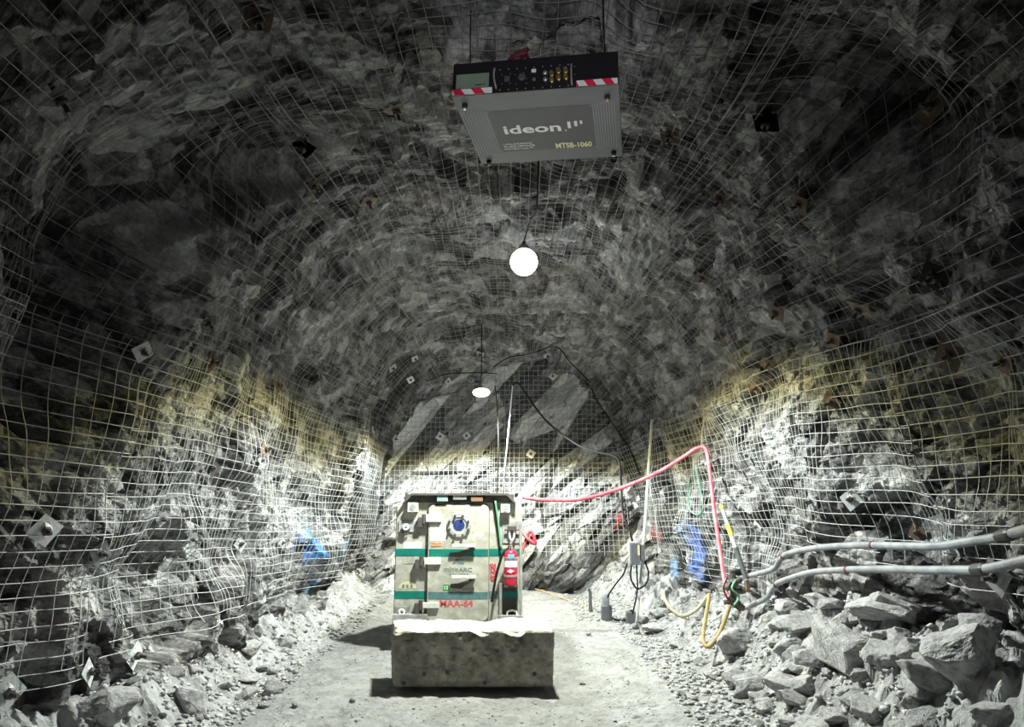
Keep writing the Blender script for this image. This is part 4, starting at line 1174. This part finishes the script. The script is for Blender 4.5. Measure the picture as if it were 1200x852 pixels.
def bolt_mesh(m):
    bm = bmesh.new(); lathe(bm, [(0, -.9), (.085, -.9), (.085, .50), (.07, .56), (0, .56)], (0, 0, 0), (0, 0, 1), 8)
    me = bpy.data.meshes.new('bolt_rod'); bm.to_mesh(me); bm.free(); me.materials.append(M['boltsteel']); return me


PM = {k: plate_mesh(k) for k in ('galv', 'rusty', 'darksteel')}; NM, BM_ = nut_mesh(), bolt_mesh('boltsteel')
GB = 'rock bolt plates on the mesh'
BOLTS = [
    # px, py, kind, size, label
    (302, 22, 'rusty', .19, 'brown bolt plate at the top edge of the left roof'),
    (68, 113, 'darksteel', .18, 'dark bolt plate high on the left wall in the deep shadow'),
    (355, 172, 'darksteel', .19, 'near-black bolt plate on the left shoulder, left of the hanging box'),
    (366, 219, 'rusty', .15, 'tilted brown bolt plate just below the near-black one on the left shoulder'),
    (167, 412, 'galv', .15, 'small pale bolt plate on the rib of rock at mid height of the left wall'),
    (247, 424, 'rusty', .17, 'brown bolt plate on the left wall above the yellow-lit band'),
    (243, 378, 'darksteel', .15, 'dark bolt plate on the left wall above the brown one'),
    (325, 452, 'rusty', .15, 'brown bolt plate in the yellow-lit band of the left wall'),
    (368, 444, 'rusty', .14, 'rust-orange bolt plate near the corner end of the left wall'),
    (310, 528, 'rusty', .17, 'rusty bolt plate beside the dark hollow in the white part of the left wall'),
    (248, 548, 'darksteel', .16, 'dark bolt plate low in the left yellow band'),
    (52, 621, 'galv', .19, 'large bright bolt plate low on the near left wall'),
    (117, 648, 'galv', .16, 'bright bolt plate seen edge-on right of the large bright one, low left wall'),
    (190, 608, 'galv', .13, 'small bright bolt plate on the ridge of the left wall'),
    (225, 631, 'galv', .12, 'small bright bolt plate between the ridge and the white left wall'),
    (281, 638, 'galv', .15, 'white bolt plate in the middle of the bright left wall'),
    (330, 636, 'galv', .12, 'small white bolt plate left of the blue paint on the left wall'),
    (157, 768, 'galv', .20, 'grey bolt plate with a long stub at the foot of the left mesh'),
    (103, 788, 'galv', .17, 'bright bolt plate at the bottom left, seen edge-on under the mesh wires'),
    (7, 812, 'galv', .22, 'large grey bolt plate in the bottom left corner'),
    (785, 158, 'rusty', .17, 'brown bolt plate on the roof right of the hanging box'),
    (845, 233, 'rusty', .21, 'reddish-brown bolt plate on the right shoulder of the roof'),
    (898, 143, 'darksteel', .19, 'dark bolt plate at the left edge of the black hollow in the right roof'),
    (938, 240, 'rusty', .16, 'brown bolt plate left of the smooth pale slab on the right'),
    (1092, 128, 'rusty', .2, 'brown bolt plate at the right edge of the black hollow'),
    (823, 325, 'rusty', .15, 'brown bolt plate on the right shoulder beyond the lamp'),
    (843, 394, 'rusty', .15, 'dull brown bolt plate upper right of the hook of the red hose'),
    (910, 367, 'rusty', .17, 'brown bolt plate on the smooth grey part of the right wall'),
    (1008, 361, 'rusty', .20, 'large brown bolt plate under the pale slab on the right wall'),
    (977, 399, 'rusty', .16, 'brown bolt plate between the pale slab and the dark mesh on the right'),
    (900, 426, 'rusty', .16, 'orange-brown bolt plate above the yellow-lit band of the right wall'),
    (886, 454, 'rusty', .15, 'orange-brown bolt plate at the top of the right yellow-lit band'),
    (975, 471, 'rusty', .19, 'dark-edged brown bolt plate on the middle of the right wall'),
    (1113, 417, 'rusty', .20, 'brown bolt plate with a pale edge on the near right wall'),
    (1097, 324, 'darksteel', .2, 'dark bolt plate high on the near right wall'),
    (1178, 425, 'rusty', .15, 'small brown bolt plate by the right edge of the near right wall'),
    (952, 587, 'galv', .16, 'bright bolt plate left of a matching one above the upper grey pipe'),
    (998, 585, 'galv', .17, 'brightest bolt plate above the upper grey pipe'),
    (888, 616, 'galv', .14, 'grey bolt plate right of the leaning taped pole'),
    (933, 684, 'galv', .14, 'white bolt plate just under the bend of the lower grey pipe'),
    (1033, 706, 'galv', .19, 'folded-looking bright bolt plate below the lower grey pipe'),
    (1168, 676, 'galv', .21, 'grey bolt plate under the lower pipe near the right edge'),
    (1075, 624, 'rusty', .13, 'rusty bolt plate just above the upper grey pipe'),
    (464, 127, 'rusty', .19, 'brown bolt plate on the roof left of the hanging box'),
    (432, 236, 'rusty', .17, 'pale brown bolt plate on the left roof below the hanging box'),
    (462, 514, 'galv', .17, 'white square bolt plate on the left of the end face, turned on its corner'),
    (516, 512, 'galv', .17, 'white square bolt plate on the end face under the far lamp'),
    (547, 511, 'galv', .16, 'white square bolt plate on the end face right of the one under the lamp'),
    (622, 532, 'galv', .17, 'white bolt plate on the end face right of the bright pipe'),
    (437, 504, 'galv', .14, 'small white bolt plate at the far left edge of the end face'),
    (456, 578, 'galv', .17, 'white bolt plate on the end face just left of the refuge chamber roof'),
    (460, 431, 'galv', .17, 'pale bolt plate on the far roof, upper left of the far lamp'),
    (486, 420, 'galv', .14, 'pale tilted bolt plate on the far roof left of centre'),
    (563, 414, 'galv', .17, 'pale bolt plate on the far roof straight above the far lamp'),
    (641, 416, 'galv', .17, 'pale bolt plate on the far roof right of the black cable'),
    (648, 441, 'galv', .16, 'pale bolt plate on the far roof at the top of the end face'),
    (525, 447, 'galv', .14, 'pale bolt plate on the far roof left of the far lamp'),
    (553, 446, 'galv', .12, 'small pale bolt plate just above the far lamp'),
    (481, 445, 'galv', .14, 'pale bolt plate on the far left roof corner'),
]
for i, (px, py, kind, sz, lab) in enumerate(BOLTS):
    l, n, d = hit(px, py)
    r = thing('rock_bolt', lab, 'rock bolt', l + n * .008, GB)
    n = (n + Vector((0, -.12, 0)) + Vector((random.uniform(-.15, .15), random.uniform(-.15, .15), random.uniform(-.15, .15)))).normalized()
    q = n.to_track_quat('Z', 'Y') @ Quaternion((0, 0, 1), rad(45 + random.uniform(-14, 14)))
    r.rotation_mode = 'QUATERNION'; r.rotation_quaternion = q; r.scale = (sz * .88,) * 3
    for nm, me in (('plate', PM[kind]), ('nut', NM), ('bolt_rod', BM_)):
        o = bpy.data.objects.new(nm, me); COL.objects.link(o); o.parent = r

# ------------------------------------------------------------------ loose rock
def rock_bm(seed, flat=.7):
    r = random.Random(seed); bm = bmesh.new()
    for k in range(21):
        v = Vector((r.gauss(0, 1), r.gauss(0, 1), r.gauss(0, 1))).normalized()
        s = r.uniform(.78, 1.0); bm.verts.new((v.x * s, v.y * s * r.uniform(.8, 1), v.z * s * flat))
    bmesh.ops.convex_hull(bm, input=bm.verts)
    for v in [v for v in bm.verts if not v.link_faces]: bm.verts.remove(v)
    bmesh.ops.bevel(bm, geom=bm.edges[:], offset=.03, segments=1, affect='EDGES')
    bmesh.ops.triangulate(bm, faces=bm.faces[:])
    bmesh.ops.subdivide_edges(bm, edges=bm.edges[:], cuts=4, use_grid_fill=True)
    co = np.array([v.co[:] for v in bm.verts]) + seed * 3.1
    n = .11 * fbm(co, .6, 301, 4) + .03 * vnoise(co, .10, 305)
    for v, a in zip(bm.verts, n): v.co *= 1 + float(a)
    return bm


RME = []
for k in range(9):
    b_ = rock_bm(40 + k, (.6, .75, .5)[k % 3]); me = bpy.data.meshes.new('rock'); b_.to_mesh(me); b_.free(); me.materials.append(M['stone']); RME.append(me)


def rock(px, py, wpx, label, k, group=None, squash=1., yaw=None, xyz=None):
    p = hit_floor(px, py) if xyz is None else Vector(xyz)
    dist = (p - EYE).dot(Vector((0, math.cos(PITCH), math.sin(PITCH))))
    s = wpx * .5 / FPX * dist if xyz is None else wpx
    o = bpy.data.objects.new('rock', RME[k % 9]); COL.objects.link(o)
    o.location = (p.x, p.y + s * .5 * (xyz is None), 0); o.location.z = ground(o.location.x, o.location.y) + s * .28 * squash
    o.rotation_euler = (random.uniform(-.35, .35), random.uniform(-.35, .35), random.uniform(0, 6.28) if yaw is None else yaw)
    o.scale = (s, s * random.uniform(.75, 1), s * squash)
    return tag(o, label, 'rock', group)


rock(290, 772, 40, 'angular grey rock half under the bottom of the left mesh', 0)
rock(332, 758, 24, 'brownish rock at the end of the left mesh by the floor', 1)
rock(284, 800, 46, 'flat slab-like rock in the small pile on the left floor', 2, squash=.55)
rock(285, 820, 34, 'pale rock at the front of the small pile on the left floor', 3, squash=.8)
rock(318, 815, 36, 'square-edged rock at the right of the small pile on the left floor', 4)
rock(262, 808, 26, 'small dark rock at the left of the small pile on the left floor', 5)
rock(308, 830, 22, 'small pale stone lying before the pile on the left floor', 6, squash=.6)
rock(300, 746, 22, 'small rock wedged above the left pile', 7)
rock(345, 830, 15, 'tiny lone stone right of the pile on the left floor', 8)
rock(412, 824, 12, 'tiny stone on the open floor left of the concrete block', 1)
rock(683, 803, 9, 'small dark stone on the open floor right of the concrete block', 5)
rock(770, 742, 48, 'pale flat boulder at the foot of the right wall below the tan hose', 2, squash=.6)
rock(800, 760, 40, 'yellowish boulder left of the deep hose loop', 0, squash=.7)
rock(800, 818, 14, 'small dark upright stone at the edge of the right rubble', 4)
rock(870, 770, 70, 'large pale boulder on the right rubble below the grey pipes', 3)
rock(1000, 790, 120, 'huge pale boulder in the middle of the right rubble', 4)
rock(1090, 815, 80, 'broad boulder right of the huge pale one in the right rubble', 6)
rock(1150, 790, 110, 'large dark-sided boulder near the right edge of the rubble', 7)
rock(1060, 740, 130, 'long slab of rock leaning under the mesh on the right', 2, squash=.5, yaw=.6)
rock(940, 830, 60, 'low boulder at the front edge of the right rubble', 8, squash=.7)
rock(1030, 845, 70, 'low broad boulder at the bottom edge of the right rubble', 1, squash=.7)
rock(1180, 845, 70, 'boulder in the bottom right corner', 0)
rock(110, 845, 90, 'large boulder at the bottom left under the mesh', 3)
rock(215, 835, 60, 'tall pale rock by the bottom left, right of the mesh edge', 7)
rock(690, 745, 10, 'small stone on the floor in front of the white pole', 2)
for k in range(120):
    y = random.uniform(4.9, 11.5); side = random.random() < .68
    x = (random.uniform(2.0, 2.95) if side else random.uniform(-3.0, -2.55)) - (.3 if y > 10 and side else 0)
    s = random.uniform(.05, .11) * (1 if random.random() < .7 else 1.7) * (1.15 if side else .8)
    rock(0, 0, s, 'broken grey rock in the rubble at the foot of the %s wall' % ('right' if side else 'left'), k, 'rubble at the foot of the %s wall' % ('right' if side else 'left'), .8, None, (x, y, 0))

for k in range(60):
    y = random.uniform(4.7, 8.2); x = random.uniform(2.15, 3.05); s = random.uniform(.10, .24)
    rock(0, 0, s, 'dusty lumpy block in the heap below the grey pipes', k, 'dusty blocks heaped below the grey pipes', .85, None, (x, y, 0))

# gravel on the floor: far too many to count
GV, GF = [], []; base = 0; tmpl = []
for k in range(6):
    b_ = bmesh.new(); r_ = random.Random(900 + k)
    for q in range(9):
        v = Vector((r_.gauss(0, 1), r_.gauss(0, 1), r_.gauss(0, 1))).normalized(); b_.verts.new((v.x, v.y, v.z * .6))
    bmesh.ops.convex_hull(b_, input=b_.verts); bmesh.ops.triangulate(b_, faces=b_.faces[:]); b_.verts.index_update()
    tmpl.append((np.array([v.co[:] for v in b_.verts]), np.array([[v.index for v in f.verts] for f in b_.faces]))); b_.free()
NG = 9000
gy = 4.6 * (14.4 / 4.6) ** RNG.random(NG); u_ = RNG.random(NG)
gx = np.where(u_ < .45, RNG.uniform(1.5, 3.0, NG), np.where(u_ < .65, RNG.uniform(-3.1, -2.2, NG), RNG.uniform(-2.6, 2.2, NG)))
gx = np.where((gy > 11.5) & (gx > 1.9), gx - .9, gx)
gs = np.where(u_ < .65, RNG.uniform(.012, .06, NG), RNG.uniform(.006, .022, NG)) * RNG.uniform(.5, 1, NG)
ok = ~((np.abs(gx + .42) < .95) & (gy > 7.1) & (gy < 11.7))
gz = floor_h(gx[:, None], gy[:, None])[0][:, 0]
for i in np.nonzero(ok)[0]:
    V0, F0 = tmpl[i % 6]; a = RNG.uniform(0, 6.28); c, s = math.cos(a), math.sin(a)
    Rm = np.array([[c, -s, 0], [s, c, 0], [0, 0, 1]])
    GV.append((V0 * gs[i] * np.array([1, .8, .9])) @ Rm.T + np.array([gx[i], gy[i], gz[i] + gs[i] * .2])); GF.append(F0 + base); base += len(V0)
o = tri_mesh('gravel', np.concatenate(GV), np.concatenate(GF), 'stone'); tag(o, 'loose pale gravel scattered over the tunnel floor and its edges', 'gravel', kind='stuff')

# ------------------------------------------------------------------ light
def spot(name, loc, energy, color, size, blend, radius=.12, direction=(0, 0, -1), wing=0.):
    l = bpy.data.lights.new(name, 'SPOT'); l.energy = energy; l.color = color; l.spot_size = rad(size); l.spot_blend = blend; l.shadow_soft_size = radius
    if wing:
        # a reflector lamp throws more light to the side than straight down
        l.use_nodes = True; N, L = l.node_tree.nodes, l.node_tree.links; em = N['Emission']
        tc = N.new('ShaderNodeTexCoord'); sx = N.new('ShaderNodeSeparateXYZ'); ab = N.new('ShaderNodeMath'); ab.operation = 'ABSOLUTE'
        L.new(tc.outputs['Normal'], sx.inputs[0]); L.new(sx.outputs['Z'], ab.inputs[0])
        ma = N.new('ShaderNodeMath'); ma.operation = 'MULTIPLY_ADD'; ma.inputs[1].default_value = -wing; ma.inputs[2].default_value = 1 + wing * .5
        L.new(ab.outputs[0], ma.inputs[0]); L.new(ma.outputs[0], em.inputs['Strength'])
    o = bpy.data.objects.new(name, l); COL.objects.link(o); o.location = loc
    o.rotation_euler = Vector(direction).to_track_quat('-Z', 'Y').to_euler(); return o


def point(name, loc, energy, color, radius):
    l = bpy.data.lights.new(name, 'POINT'); l.energy = energy; l.color = color; l.shadow_soft_size = radius
    o = bpy.data.objects.new(name, l); COL.objects.link(o); o.location = loc; return o


spot('lamp_beam', LAMP + Vector((0, 0, -.24)), 1950, (.86, 1., 1.09), 132, .30, wing=.9)
spot('lamp_beam_rim', LAMP + Vector((0, 0, -.24)), 620, (1., .87, .30), 146, .22)
point('lamp_spill', LAMP + Vector((0, 0, -.24)), 25, (.95, 1., .96), .1)
spot('far_lamp_beam', LAMP2 + Vector((0, 0, -.24)), 1550, (.87, 1., 1.07), 148, .22, wing=1.2)
spot('far_lamp_beam_rim', LAMP2 + Vector((0, 0, -.24)), 520, (1., .87, .30), 158, .22)
point('far_lamp_spill', LAMP2 + Vector((0, 0, -.24)), 20, (.95, 1., .96), .1)
point('cap_lamp', EYE + Vector((.1, -.1, .25)), 5, (.95, .98, 1.), .05)
spot('cap_lamp_beam', EYE + Vector((.1, -.1, .25)), 260, (.95, .98, 1.), 19, .5, .03, Vector((.1, 3.97, 4.28)) - EYE)

w = bpy.data.worlds.new('world'); S.world = w; w.use_nodes = True
w.node_tree.nodes['Background'].inputs[0].default_value = (.5, .52, .52, 1); w.node_tree.nodes['Background'].inputs[1].default_value = .02
S.view_settings.view_transform = 'Standard'; S.view_settings.look = 'None'; S.view_settings.gamma = 1; S.view_settings.exposure = .22
S.view_settings.use_curve_mapping = False
S.cycles.max_bounces = 6; S.cycles.diffuse_bounces = 4; S.cycles.glossy_bounces = 2
S.cycles.use_denoising = True; S.cycles.denoiser = 'OPENIMAGEDENOISE'; S.cycles.denoising_input_passes = 'RGB_ALBEDO_NORMAL'; S.cycles.denoising_prefilter = 'FAST'
